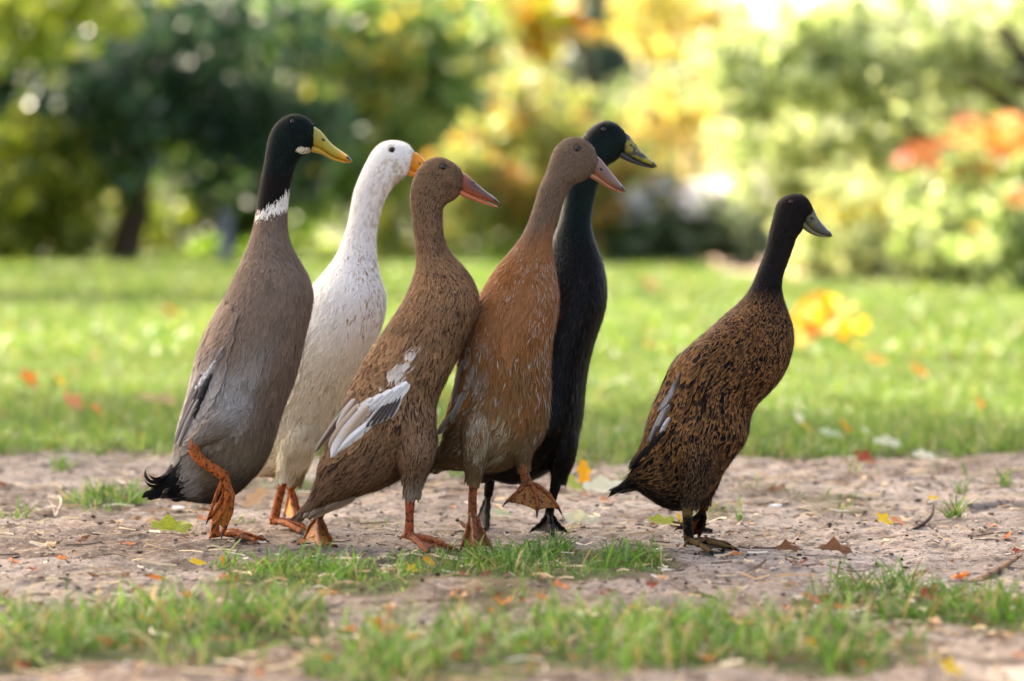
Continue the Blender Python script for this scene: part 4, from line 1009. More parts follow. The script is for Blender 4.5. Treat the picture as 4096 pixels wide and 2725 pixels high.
# --- 3: fawn-brown hen with white wing bar
def col_fawn(px, py, r):
    n = len(px); c = full(hx('#977250'), n); nz = fbm(px/50, py/50, 14, 3)
    c = lerp(full(hx('#7c634a'), n), c, sstep(py, 760, 1150))
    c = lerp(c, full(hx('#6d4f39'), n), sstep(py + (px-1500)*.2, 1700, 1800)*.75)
    c = lerp(c, full(hx('#9a7658'), n), (sstep(py, 1500, 1600)*(1-sstep(py, 1780, 1850))*sstep(px, 1560, 1640))*.6)
    c = lerp(c, full(hx('#5c432f'), n), sstep(nz, .5, .7)*.5)
    c = lerp(c, full(hx('#8b6e54'), n), (1-sstep(px, 1240, 1300))*.6)
    c = lerp(c, full(hx('#4c3826'), n), sstep(px, 1790, 1870)*sstep(py, 1200, 1330)*.35)
    w = (np.hypot((px - (1670-(py-1384)*.80))/32, (py-1440)/75) < 1) & (r.random(n) < .7)
    c[w] = hx('#cdbfae')
    th = sstep(py, 1850, 1930)*sstep(px, 1600, 1630); c = lerp(c, full(hx('#8a7560'), n), th)
    mk = full(hx('#3e2a1d'), n); st = np.where(py < 1080, .5, .85)*(.4+.6*r.random(n))*np.where(w, 0, 1)
    return jitter(c, r, .10), mk, st
def bill_fawn(pv, low):
    t, v = pv.T; n = len(t); c = full(hx('#8a4a32'), n); k = fbm(t*16, v*9, 8, 3)
    c = lerp(c, full(hx('#4a3f40'), n), np.clip(sstep(.75-v, .0, .45)*sstep(t, .1, .35) + sstep(k, .6, .72)*.6, 0, 1)*.9); c = lerp(c, full(hx('#b86a3a'), n), sstep(v, .72, .95))
    return c if not low else full(hx('#b96d47'), n)
p3 = [(1203, 2048, 1226, 2064), (1240, 1985, 1335, 2012), (1275, 1890, 1440, 1980), (1308, 1802, 1555, 1940), (1342, 1716, 1655, 1865), (1374, 1640, 1730, 1755), (1410, 1556, 1738, 1645),
      (1452, 1474, 1778, 1535), (1502, 1384, 1840, 1412), (1556, 1298, 1893, 1285), (1608, 1216, 1911, 1182), (1648, 1132, 1866, 1085), (1667, 1045, 1795, 1002), (1661, 950, 1769, 930), (1651, 862, 1767, 868),
      (1645, 795, 1778, 818), (1650, 738, 1808, 800), (1672, 685, 1826, 786), (1706, 648, 1838, 772), (1752, 632, 1846, 757), (1800, 645, 1852, 738), (1842, 674, 1858, 716)]
l3 = [16, 62, 105, 138, 158, 168, 170, 170, 168, 160, 142, 102, 68, 56, 54, 55, 57, 58, 56, 52, 42, 26]
fawn = Duck('duck', 'fawn-brown hen with white wing bar and open reddish bill leaning against the cinnamon hen', -.085, p3, l3,
  ([(1850, 690, 1828, 764), (1868, 702, 1846, 784), (1892, 722, 1874, 795), (1915, 742, 1902, 803), (1940, 762, 1928, 811), (1968, 782, 1958, 818), (1988, 800, 1982, 822), (1997, 812, 1993, 822)],
   [26, 24, 22, 22, 24, 25, 19, 8], bill_fawn, hx('#1a1512'), (1893, 731, 9, .6), 8),
  (1775, 670, 13, hx('#2a1408'), hx('#4a3a2b')), col_fawn,
  [(1500, 1384), (1600, 1290), (1690, 1380), (1650, 1500), (1600, 1590), (1480, 1700), (1328, 1815), (1262, 1805), (1366, 1610)], SIZE(1.05), seed=33,
  bumps=[(1650, 1700, 90, .014), (1600, 1500, 120, .006)], foot_at=(1640, 2190), fuzz=.75, mw=.45)
fawn.thigh([(1650, 1958, -.045), (1655, 1900, -.047), (1660, 1820, -.045), (1650, 1720, -.025)], [34, 52, 80, 95])
a = fawn.leg([(1648, 1930, -.045), (1642, 1985, -.046), (1638, 2070, -.046), (1636, 2142, -.046)], [20, 19, 15, 18], hx('#a8502a'))
FO = hx('#a65a30')
fawn.foot(a, [G(1706, 2212, .004), G(1822, 2196, .004), G(1772, 2172, .004)], FO, hx('#8a4420'), 13, G(1600, 2156, .010), .003, sag=.5)
a = fawn.leg([(1330, 1960, .03), (1300, 2020, .03), (1278, 2065, .03)], [16, 16, 15], FO)
fawn.foot(a, [G(1216, 2160, .004), G(1290, 2186, .004), G(1345, 2182, .004)], hx('#8a4a24'), hx('#b06a1e'), 11, None, 0, bend=(-.004, .012, 0), sag=.1)
DK = hx('#3d2d24'); CR = hx('#d9c9b2')
fawn.finish([((1640, 1520), (1565, 1602), 24, WH, WH), ((1612, 1536), (1530, 1618), 24, WH, WH), ((1578, 1552), (1495, 1628), 24, WH, WH), ((1540, 1570), (1458, 1645), 24, WH, WH), ((1500, 1585), (1432, 1650), 22, WH, hx('#cdb79c')),
  ((1612, 1570), (1566, 1662), 14, DK, WH, .0025), ((1596, 1580), (1541, 1674), 14, DK, WH, .003), ((1580, 1590), (1516, 1684), 14, DK, WH, .0035), ((1562, 1600), (1492, 1692), 14, DK, WH, .004), ((1544, 1608), (1470, 1699), 14, DK, WH, .0045),
  ((1488, 1612), (1330, 1822), 36, hx('#cdb193'), WH, .005, 0, WH), ((1500, 1670), (1352, 1802), 20, WH, WH, .0035), ((1450, 1610), (1320, 1790), 26, hx('#b4967a'), CR, .006), ((1432, 1590), (1352, 1716), 22, hx('#c3a98e'), WH, .007),
  ((1412, 1600), (1262, 1808), 15, hx('#6b5340'), CR, .0075), ((1420, 1590), (1288, 1786), 15, hx('#8a6d55'), CR, .007), ((1425, 1560), (1372, 1640), 20, hx('#a88466'), hx('#c9a98a'), .008)],
 [((1350, 1960), (1196, 2047), 20, hx('#7d6148'), hx('#b09878'), .0), ((1360, 1975), (1212, 2070), 22, hx('#8a7058'), hx('#bfae94'), .012), ((1390, 1985), (1236, 2066), 22, hx('#7b6048'), hx('#a58c70'), .018), ((1420, 1985), (1300, 2036), 20, hx('#856a50'), hx('#a88c6c'), .022)])

# --- 4: cinnamon hen turned towards the viewer
def col_cin(px, py, r):
    n = len(px); nz = fbm(px/55, py/70, 24, 4); n2 = fbm(px/18, py/30, 27, 3)
    c = full(hx('#9c6a42'), n); c = lerp(full(hx('#74624f'), n), c, sstep(py + (px-2180)*.6, 850, 990))
    c = lerp(c, full(hx('#7d5c38'), n), sstep(py + (nz-.5)*200, 1330, 1500)*.85)
    c = lerp(c, full(hx('#8f5a2c'), n), sstep(nz, .5, .68)*sstep(py, 1000, 1100)*.6)
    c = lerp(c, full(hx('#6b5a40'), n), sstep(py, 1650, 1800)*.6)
    c = lerp(c, full(hx('#a59374'), n), (np.hypot((px-1960)/90, (py-1740)/110) < 1)*sstep(n2, .42, .6)*.8)
    edge = (np.minimum(np.abs(px-1880), np.abs(px-2195)) < 55) & (py > 1050) & (py < 1800)
    sp = (r.random(n) < np.where(edge, .14, .03)) & (py > 980); c[sp] = lerp(c[sp], full(hx('#b3a797'), sp.sum()), np.full(sp.sum(), .75))
    c = lerp(c, full(hx('#8f8578'), n), (np.hypot((px-1930)/50, (py-1450)/110) < 1)*sstep(n2, .4, .65)*.45)
    c = lerp(c, full(hx('#4f3f2c'), n), (1-sstep(px, 1800, 1880))*sstep(py, 1620, 1700)*.7)
    return jitter(c, r, .06, .02), c*np.array([.5, .45, .42]), np.where(py < 950, .4, .3)*(.3+.7*r.random(n))
def bill_cin(pv, low):
    t, v = pv.T; n = len(t); c = full(hx('#7b5f54'), n); k = fbm(t*16, v*9, 18, 3); c = lerp(c, full(hx('#6d5f58'), n), sstep(k, .5, .68)*.7)
    c = lerp(c, full(hx('#b07048'), n), sstep(v, .7, .95)*.8); return c if not low else full(hx('#a5714f'), n)
p4 = [(1711, 1866, 1728, 1886), (1745, 1820, 1795, 1878), (1772, 1755, 1885, 1884), (1788, 1690, 2000, 1880), (1805, 1630, 2100, 1830), (1825, 1560, 2160, 1768), (1838, 1480, 2194, 1665), (1846, 1400, 2200, 1550),
      (1856, 1325, 2200, 1430), (1878, 1252, 2216, 1320), (1920, 1185, 2233, 1210), (1975, 1092, 2221, 1098), (2040, 1012, 2207, 1015), (2095, 937, 2208, 942), (2127, 864, 2226, 866), (2145, 805, 2252, 805), (2166, 740, 2288, 738),
      (2188, 690, 2322, 724), (2207, 628, 2342, 714), (2240, 575, 2358, 705), (2288, 552, 2371, 692), (2338, 563, 2384, 675), (2378, 592, 2396, 652)]
l4 = [14, 45, 90, 135, 165, 180, 182, 178, 172, 160, 140, 104, 74, 60, 55, 55, 57, 60, 60, 58, 53, 42, 26]
cin = Duck('duck', 'cinnamon-brown hen with one foot lifted, standing in front of the black drake', -.03, p4, l4,
  ([(2384, 620, 2340, 702), (2406, 640, 2366, 716), (2428, 668, 2396, 732), (2450, 695, 2424, 750), (2470, 719, 2450, 762), (2488, 741, 2474, 769), (2498, 754, 2490, 770), (2502, 763, 2498, 769)],
   [27, 25, 23, 23, 25, 24, 18, 8], bill_cin, hx('#121214'), (2404, 678, 9, .7)),
  (2309, 597, 13, hx('#3a1a0c'), hx('#54473a')), col_cin,
  [(1862, 1330), (1900, 1400), (1885, 1550), (1835, 1660), (1795, 1645), (1825, 1500)], SIZE(1.0), seed=44, bumps=[(1960, 1730, 90, .010), (2030, 1300, 150, .006)], foot_at=(1900, 2180), fuzz=1, mw=.3)
cin.thigh([(1894, 1900, -.052), (1900, 1850, -.055), (1915, 1770, -.055), (1930, 1660, -.035)], [30, 46, 70, 80])
CO = hx('#8f4f26')
a = cin.leg([(1894, 1870, -.052), (1897, 1912, -.053), (1892, 1965, -.054), (1890, 2050, -.05)], [17, 22, 15, 16], CO)
cin.foot(a, [G(1846, 2190, .004), G(1902, 2200, .004), G(1962, 2184, .004)], CO, hx('#7d4a20'), 13, None, .0, bend=(0, -.003, -.001), sag=.15)
cin.thigh([(2094, 1852, -.03), (2090, 1810, -.03), (2070, 1740, -.03)], [24, 42, 60])
a = cin.leg([(2088, 1830, -.03), (2092, 1870, -.034), (2106, 1925, -.04)], [15, 17, 18], CO)
cin.foot(a, [P(2028, 2006, -.085), P(2148, 2044, -.10), P(2236, 2036, -.085)], CO, hx('#9a6230'), 11, P(2075, 1962, -.055), 0, bend=(.006, -.004, .004), sag=.12)
cin.finish([((1858, 1430), (1822, 1590), 15, hx('#746d68'), hx('#a59c92'), .006), ((1850, 1480), (1812, 1630), 15, hx('#6a625c'), hx('#958c82'), .007), ((1860, 1560), (1806, 1690), 16, hx('#7a7068'), hx('#a89c8c'), .008), ((1835, 1620), (1750, 1738), 15, hx('#8f8270'), hx('#c4b69c'), .008)],
 [((1790, 1800), (1712, 1880), 20, hx('#4d3c2a'), hx('#6b563c'), .0), ((1800, 1830), (1733, 1895), 18, hx('#5a4630'), hx('#b09a74'), .012), ((1780, 1780), (1718, 1856), 18, hx('#463524'), hx('#65523a'), .012)])

# --- 5: black drake behind
def col_black(px, py, r):
    n = len(px); c = full(hx('#151311'), n); nz = fbm(px/40, py/60, 34, 3)
    g = (1-sstep(py + (nz-.5)*160, 850, 1010)); c = lerp(c, full(hx('#0b2a20'), n), g*.8)
    c = lerp(c, full(hx('#0f1614'), n), (py < 560)*.5)
    br = (r.random(n) < .10) & (py > 1050); c[br] = hx('#3f2f20')
    c = lerp(c, full(hx('#2b221a'), n), sstep(py, 1350, 1750)*sstep(nz, .45, .65)*.6)
    return jitter(c*.55, r, .2, .05), c*.3, np.full(n, .4)
def bill_black(pv, low):
    t, v = pv.T; n = len(t); c = full(hx('#3b3e3e'), n); k = fbm(t*9+3, v*5, 28, 3)
    c = lerp(c, full(hx('#8f8a2c'), n), np.clip(sstep(k, .48, .60)*.9 + sstep(t, .62, .8)*.5, 0, 1)*sstep(t, .02, .15)); c = lerp(c, full(hx('#2c2f31'), n), sstep(v, .8, 1)*.7)
    return c if not low else full(hx('#3a3c38'), n)
p5 = [(1905, 1865, 1935, 1900), (1960, 1810, 2000, 1925), (2000, 1740, 2090, 1930), (2030, 1660, 2200, 1880), (2055, 1570, 2290, 1790), (2075, 1480, 2328, 1670), (2095, 1390, 2343, 1525), (2115, 1300, 2374, 1378),
      (2135, 1210, 2416, 1250), (2160, 1120, 2425, 1150), (2188, 1035, 2404, 1035), (2216, 952, 2372, 950), (2245, 868, 2362, 872), (2257, 797, 2375, 795), (2267, 725, 2394, 725), (2286, 655, 2430, 658),
      (2312, 592, 2458, 642), (2336, 547, 2472, 628), (2366, 512, 2482, 614), (2410, 489, 2492, 600), (2458, 494, 2500, 582), (2496, 522, 2508, 562)]
l5 = [14, 55, 100, 135, 152, 158, 158, 155, 148, 136, 104, 74, 58, 54, 55, 58, 59, 59, 57, 52, 42, 26]
black = Duck('duck', 'glossy black drake with green sheen on its head and yellow-blotched dark bill', .13, p5, l5,
  ([(2502, 530, 2460, 614), (2520, 546, 2482, 632), (2542, 574, 2512, 647), (2562, 600, 2540, 658), (2586, 624, 2568, 666), (2610, 644, 2596, 672), (2622, 656, 2614, 673), (2627, 664, 2622, 671)],
   [27, 25, 23, 23, 25, 24, 18, 8], bill_black, hx('#131417'), (2523, 582, 9, .7)),
  (2414, 521, 12, hx('#150b06'), hx('#0e1110')), col_black,
  [(2120, 1300), (2180, 1350), (2140, 1550), (2050, 1700), (2000, 1760), (2060, 1560)], SIZE(1.0), 'plumage_gloss', 55, bumps=[(2200, 1700, 90, .008)], foot_at=(2210, 2110), fuzz=.9, mw=.4)
BLK = hx('#1c1612')
black.thigh([(2238, 1905, -.03), (2245, 1850, -.032), (2240, 1770, -.03), (2215, 1660, -.01)], [30, 48, 70, 80])
a = black.leg([(2232, 1870, -.03), (2226, 1925, -.032), (2210, 1990, -.034), (2198, 2050, -.034)], [19, 20, 16, 16], BLK)
black.foot(a, [G(2132, 2118, .004), G(2212, 2144, .004), G(2258, 2120, .004)], BLK, hx('#150f0b'), 13, None, .0, bend=(0, -.002, -.004), sag=.35)
a = black.leg([(1968, 1880, .05), (1958, 1940, .05), (1952, 1985, .05)], [18, 18, 16], BLK)
black.foot(a, [G(1914, 2070, .004), G(1940, 2122, .004), G(1952, 2108, .004)], BLK, hx('#1a1512'), 11, None, 0, bend=(.0, .012, 0), sag=.1)
BF = hx('#121110')
black.finish([((2130, 1400), (2040, 1620), 18, BF, BF*1.6), ((2110, 1450), (2010, 1700), 18, BF, BF*1.6), ((2100, 1500), (1985, 1760), 18, BF, BF*1.6)],
 [((1990, 1830), (1880, 1905), 18, BF, BF*1.5, .008), ((2000, 1850), (1890, 1920), 18, BF, BF*1.5, .0), ((2010, 1870), (1915, 1930), 18, BF, BF*1.5, .006)], 'leg_dark')

# --- 6: dark pencilled hen on her own
def col_dark(px, py, r):
    n = len(px); nz = fbm(px/50, py/50, 44, 3)
    c = full(hx('#8a5f36'), n); c = lerp(c, full(hx('#9c7046'), n), sstep(nz, .4, .65)*.6)
    c = lerp(full(hx('#1f1b18'), n), c, sstep(py + (3100-px)*.10 + (nz-.5)*60, 1130, 1260))
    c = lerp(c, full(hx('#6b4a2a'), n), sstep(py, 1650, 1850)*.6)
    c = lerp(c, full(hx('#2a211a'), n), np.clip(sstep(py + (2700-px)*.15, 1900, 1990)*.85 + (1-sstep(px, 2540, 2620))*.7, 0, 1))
    th = (np.hypot((px-2790)/70, (py-1900)/110) < 1)*.55; c = lerp(c, full(hx('#5d4c3a'), n), th)
    st = np.clip(.55+.5*r.random(n), 0, 1)*np.where(py < 1130, .4, 1.0)
    return jitter(c*.9, r, .10, .02), full(hx('#0a0808'), n), st
def bill_dark(pv, low):
    t, v = pv.T; n = len(t); c = full(hx('#4c4f50'), n); k = fbm(t*12+5, v*7, 38, 3)
    c = lerp(c, full(hx('#77712c'), n), np.clip(sstep(k, .5, .62)*(1-sstep(t, .4, .7)) + sstep(v, .72, .95)*.7, 0, 1)*.8); return c if not low else full(hx('#6a6848'), n)
p6 = [(2470, 1950, 2480, 1966), (2512, 1908, 2550, 1962), (2544, 1850, 2612, 2004), (2572, 1788, 2725, 2040), (2592, 1718, 2845, 1958), (2615, 1645, 2925, 1838), (2645, 1572, 2986, 1735), (2678, 1497, 3012, 1642), (2722, 1424, 3092, 1552),
      (2782, 1366, 3152, 1455), (2842, 1314, 3173, 1350), (2902, 1260, 3161, 1280), (2962, 1208, 3137, 1212), (3003, 1155, 3124, 1155), (3030, 1095, 3132, 1092), (3052, 1037, 3153, 1035), (3069, 979, 3174, 976), (3080, 930, 3190, 940), (3090, 888, 3204, 922),
      (3100, 848, 3208, 908), (3116, 808, 3213, 892), (3143, 786, 3220, 878), (3180, 778, 3232, 866), (3218, 787, 3244, 858), (3244, 815, 3252, 850)]
l6 = [12, 42, 85, 130, 158, 170, 172, 170, 172, 165, 148, 120, 84, 62, 53, 50, 50, 52, 54, 55, 54, 52, 46, 36, 22]
dark = Duck('duck', 'dark brown hen with black-pencilled feathers walking apart from the group', -.03, p6, l6,
  ([(3238, 812, 3198, 899), (3256, 838, 3216, 919), (3270, 870, 3240, 934), (3284, 890, 3262, 944), (3300, 908, 3284, 949), (3314, 922, 3304, 950), (3325, 934, 3318, 950), (3329, 942, 3326, 947)],
   [26, 24, 22, 22, 24, 22, 16, 7], bill_dark, hx('#1d2024'), (3245, 873, 9, .75)),
  (3160, 809, 10, hx('#5a1f10'), hx('#2a2018')), col_dark,
  [(2722, 1424), (2810, 1395), (2765, 1560), (2690, 1660), (2645, 1740), (2572, 1796), (2605, 1650)], SIZE(1.0), seed=66,
  bumps=[(2760, 1780, 100, .012), (2940, 1760, 60, .006)], foot_at=(2760, 2190), fuzz=.5, mw=.9)
dark.thigh([(2764, 1995, -.05), (2775, 1930, -.052), (2785, 1850, -.05), (2790, 1740, -.03)], [36, 55, 85, 95])
DO = hx('#6b5230')
a = dark.leg([(2752, 1960, -.05), (2752, 2008, -.052), (2750, 2080, -.055), (2757, 2165, -.06)], [22, 23, 17, 19], DO)
dark.foot(a, [G(2846, 2212, .004), G(2940, 2196, .004), G(2906, 2174, .004)], DO*.8, hx('#33281a'), 13, G(2738, 2186, .004), .003, sag=.5)
dark.thigh([(2822, 1985, .045), (2830, 1930, .04), (2840, 1850, .02)], [26, 44, 60])
a = dark.leg([(2828, 1960, .045), (2822, 2000, .048), (2812, 2040, .05)], [20, 20, 17], hx('#6b3f20'))
dark.foot(a, [G(2712, 2112, .02), G(2770, 2140, .004), G(2794, 2146, .004)], hx('#3a2818'), hx('#7a3f18'), 10, None, 0, bend=(.006, .01, 0), sag=.1)
GR = hx('#b4aea8'); G2 = hx('#6b6259')
dark.finish([((2718, 1480), (2674, 1590), 9, G2*.7, G2*.4, .0045, 0, GR), ((2710, 1495), (2664, 1606), 9, G2, G2*.4, .0048, 0, GR), ((2702, 1510), (2654, 1620), 9, GR, G2*.5, .005), ((2693, 1525), (2644, 1632), 9, GR, G2*.5, .0052), ((2684, 1542), (2634, 1640), 9, GR, G2*.5, .0054), ((2676, 1560), (2624, 1646), 9, GR, G2*.5, .0056),
  ((2672, 1610), (2622, 1715), 11, G2, GR, .005), ((2660, 1620), (2606, 1745), 11, G2*.9, GR, .0055), ((2650, 1630), (2592, 1770), 11, G2*.8, GR, .006), ((2642, 1640), (2578, 1790), 10, G2*.7, GR, .0065), ((2672, 1660), (2634, 1726), 11, GR, WH, .003),
  ((2650, 1715), (2515, 1876), 14, hx('#141210'), hx('#1a1714'), .004), ((2640, 1735), (2530, 1872), 14, hx('#141210'), hx('#1a1714'), .003)],
 [((2560, 1900), (2464, 1968), 13, hx('#15120f'), hx('#2a211a'), .0), ((2570, 1920), (2478, 1972), 12, hx('#15120f'), hx('#6a5038'), .010), ((2560, 1890), (2490, 1950), 13, hx('#15120f'), hx('#2a211a'), .010)], 'leg_dark')
# ------------------------------------------------------------------ fallen leaves, twigs, scraps
def leaf_shape(kind, seed, curl=.25):
    r = np.random.default_rng(seed); K, R = 28, 4; a = np.linspace(0, 2*math.pi, K, endpoint=False); rho = np.linspace(.0, 1, R+1)[1:]
    if kind == 'lobed':   # long leaf with rounded lobes
        x = np.cos(a); y = np.sin(a)*.48*(1+.28*np.cos(a*7)); 
    elif kind == 'maple':
        rr = .55 + .45*np.abs(np.cos(a*2.5))**1.5; x = np.cos(a)*rr; y = np.sin(a)*rr
    elif kind == 'ovate':
        x = np.cos(a); y = np.sin(a)*.5*(1-.25*np.cos(a))
    else:                 # scrap
        rr = .7+.5*r.random(K); x = np.cos(a)*rr; y = np.sin(a)*rr*.6
    V = [[0, 0, 0]]
    for q in rho:
        for i in range(K): V.append([x[i]*q, y[i]*q, 0])
    V = np.array(V)*.5
    ph = r.uniform(0, 6.28); V[:, 2] = curl*(V[:, 1]**2*2.2 + .5*(V[:, 0])**2*np.sign(r.random()-.3)) + .035*curl*4*np.sin(V[:, 0]*9+ph)*np.cos(V[:, 1]*11) - .02*np.exp(-(V[:, 1]/.02)**2)
    F3 = [[0, 1+i, 1+(i+1) % K] for i in range(K)]; F4 = []
    for q in range(R-1):
        for i in range(K):
            a0 = 1+q*K; F4.append([a0+i, a0+K+i, a0+K+(i+1) % K, a0+(i+1) % K])
    return V, np.array(F3), np.array(F4)
LM = {}
def lm(name, c1, c2): LM[name] = mat_leafy('fallen_leaf_'+name, .3, .5, .35, .5, 45, False, hx(c1), hx(c2), .5)
lm('yellow', '#d9a916', '#e6cf3a'); lm('orange', '#cf6a1e', '#d98a34'); lm('salmon', '#c7764a', '#d99a6c'); lm('red', '#7d2f18', '#a84824'); lm('brown', '#6b452c', '#8d6242')
lm('tan', '#b58c62', '#d0b08a'); lm('pale', '#c9cdae', '#e3e0cc'); lm('green', '#7f9a34', '#b9bb48'); lm('palegreen', '#a9bd94', '#c3cfae'); lm('gold', '#d08a1c', '#e0b030')
_lc = {}
def leaf_obj(kind, colour, px, py, size, rot=0.0, tilt=0.0, roll=0.0, label=None, group=None, up=.0, curl=.25):
    if roll > 0 and group is None: roll = max(roll, .6)
    key = (kind, colour, round(curl, 2))
    if key not in _lc:
        V, F3, F4 = leaf_shape(kind, len(_lc)+5, curl); o = mesh_np('fallen_leaf', V, [F3, F4], LM[colour])
        # stalk
        _lc[key] = o.data
        bpy.data.objects.remove(o)
    g = GS(px, py); s = size*1.56/2357*(g[1]+DC)/DC
    o = link_mesh('fallen_leaf', _lc[key]); o.scale = (s, s, s)
    o.rotation_euler = (roll, tilt, rot)
    zz = float(hgt(np.array([g[0]]), np.array([g[1]]))[0])
    ext = abs(math.sin(tilt))*.5*s + abs(math.sin(roll))*.27*s
    if py < 985: up += .022
    elif py < 1048: up += .006
    o.location = (float(g[0]), float(g[1]), zz + .004 + ext*.82 + up)
    return tag(o, label, 'leaf', group)
L = leaf_obj
L('lobed', 'green', 395, 1232, 98, .1, .06, .35, 'yellow-green lobed leaf curled on the dirt behind the drake', curl=.5)
L('lobed', 'tan', 588, 1160, 70, .5, -.55, .5, 'pale tan leaf standing on edge between the drake and the white duck')
L('lobed', 'gold', 1343, 1118, 64, 1.2, 1.35, .0, 'golden leaf standing upright behind the black drake')
L('maple', 'green', 1315, 1135, 70, .6, .25, .3, 'green-yellow leaf lying under the upright golden leaf')
L('lobed', 'pale', 1395, 1142, 110, .12, .05, .35, 'long pale leaf lying beside the upright golden leaf')
L('ovate', 'salmon', 1352, 1150, 30, .8, .4, .3, 'small salmon leaf scrap beside the upright golden leaf')
L('lobed', 'green', 1525, 1214, 66, .1, .1, .3, 'yellow-green leaf on the dirt behind the dark hen')
L('ovate', 'yellow', 1563, 1216, 34, 1.1, .9, .2, 'small yellow leaf upright against the dark hen')
L('maple', 'yellow', 2035, 1216, 48, .2, .35, .45, 'yellow leaf on the open dirt in front of the dark hen'); L('ovate', 'salmon', 2068, 1212, 44, .5, .3, .5, 'orange-tan leaf touching the yellow leaf on the open dirt')
L('ovate', 'yellow', 2148, 1160, 26, .1, .1, .2, 'tiny yellow leaf beside the grass tuft on the dirt')
L('ovate', 'pale', 1338, 1208, 84, .05, .08, .45, 'whitish curled leaf on the dirt by the black drake', curl=.6); L('ovate', 'palegreen', 1155, 1196, 44, .2, .2, .35, 'pale grey-green leaf between the cinnamon hen and the black drake')
L('ovate', 'brown', 1072, 1226, 40, .3, .7, .5, 'dull brown leaf by the foot of the cinnamon hen'); L('ovate', 'red', 1080, 1216, 24, .1, .2, .5, 'small red-brown leaf behind the foot of the cinnamon hen')
L('maple', 'red', 1990, 1072, 58, .2, .25, .3, 'rust-red leaf lying at the far edge of the path')
L('maple', 'pale', 1838, 1000, 50, .3, .9, .3, 'pale leaf leaning upright at the lawn edge'); L('ovate', 'yellow', 1858, 1006, 46, .6, .7, .2, 'yellow leaf leaning on the pale upright leaf')
L('lobed', 'palegreen', 1912, 1022, 60, .3, .25, .45, 'pale green leaf flat at the lawn edge'); L('maple', 'gold', 1942, 1008, 52, .9, .9, .3, 'gold and orange leaf propped at the lawn edge')
L('lobed', 'pale', 2043, 1040, 66, -.2, .15, .4, 'large pale green leaf on the soil beside the lawn'); L('lobed', 'pale', 2128, 1062, 58, .25, .1, .3, 'pale leaf lying flat on the path under the lawn edge'); L('maple', 'palegreen', 1995, 1014, 44, .7, .4, .4, 'grey-green leaf among the propped leaves')
L('maple', 'orange', 2255, 970, 46, .3, 1.1, .3, 'orange leaf standing in the grass beyond the path')
L('lobed', 'gold', 2116, 896, 54, -.8, .6, .3, 'amber leaf tipped up in the lawn'); L('lobed', 'gold', 2017, 860, 56, -.4, .3, .3, 'ochre leaf lying in the lawn beyond the leaf pile')
L('maple', 'orange', 1495, 826, 40, .5, .7, .3, 'orange leaf in the lawn behind the black drake'); L('ovate', 'salmon', 1545, 838, 34, .5, .6, .3, 'salmon leaf in the lawn near the dark hen'); L('maple', 'salmon', 1497, 690, 56, .5, .6, .3, 'salmon leaf far back on the lawn')
L('ovate', 'orange', 395, 744, 38, -.5, .6, .4, 'orange leaf far back in the lawn left of the drake'); L('ovate', 'pale', 342, 766, 26, .2, .3, .3, 'pale leaf far back in the lawn left of the drake')
L('maple', 'orange', 65, 916, 58, .2, .7, .2, 'bright orange leaf in the lawn, partner of the amber one'); L('maple', 'gold', 132, 914, 54, 1.2, .7, .2, 'amber leaf in the lawn beside the bright orange one')
L('maple', 'salmon', 168, 966, 66, .3, .5, .3, 'salmon leaf near the lawn edge'); L('maple', 'orange', 222, 984, 52, .8, .6, .2, 'orange-red leaf touching the salmon one'); L('lobed', 'tan', 345, 950, 50, .5, .3, .4, 'tan leaf at the lawn edge by the drake'); L('lobed', 'tan', 385, 958, 46, -.6, .5, .4, 'withered tan leaf at the lawn edge nearest the drake tail')
rp = np.random.default_rng(42)
for i in range(40):
    px = 1828 + abs(rp.normal(0, 1))*75 + rp.uniform(-5, 10); py = 798 + rp.normal(0, 16); px = min(px, 1985)
    kk = str(rp.choice(['maple', 'ovate', 'lobed'])); cc = str(rp.choice(['yellow', 'yellow', 'yellow', 'gold', 'orange']))
    L(kk, cc, px, py, rp.uniform(42, 66), rp.uniform(0, 6.3), rp.uniform(.2, 1.2), rp.uniform(-.5, .5),
      '%s %s leaf in the heap of yellow leaves behind the dark hen' % (cc, {'maple': 'star-shaped', 'ovate': 'oval', 'lobed': 'long lobed'}[kk]), 'heap of yellow leaves: %s %s' % (cc, kk), up=abs(rp.normal(0, .05)) + .06*max(0, 1-abs(px-1870)/70)*rp.random())
# foreground
L('maple', 'orange', 868, 1462, 62, .4, .3, .3, 'orange leaf in the grass in front of the path'); L('ovate', 'salmon', 915, 1468, 44, .2, .2, .3, 'salmon leaf touching the orange one in front of the path')
L('ovate', 'yellow', 456, 1312, 40, .2, .2, .4, 'yellow leaf at the tip of the grass patch'); L('ovate', 'gold', 512, 1312, 26, 1.4, 1.2, .1, 'small ochre leaf upright in the grass patch'); L('maple', 'yellow', 948, 1326, 34, .2, .3, .3, 'yellow leaf before the fawn hen'); L('ovate', 'gold', 988, 1312, 36, -.3, .6, .4, 'ochre leaf folded in the grass before the fawn hen'); L('ovate', 'red', 1064, 1354, 22, .4, .7, .3, 'small dark red leaf on the bare soil')
L('ovate', 'orange', 1210, 1494, 32, .3, .4, .2, 'small orange leaf in the near grass'); L('ovate', 'gold', 1284, 1496, 36, .3, .4, .2, 'golden leaf in the near grass'); L('maple', 'brown', 1130, 1500, 80, .7, .3, .3, 'curled brown leaf in the near grass'); L('ovate', 'gold', 1410, 1502, 32, .7, .4, .2, 'lone golden leaf in the near grass'); L('ovate', 'orange', 1988, 1530, 34, .5, .3, .2, 'orange leaf on the near soil')
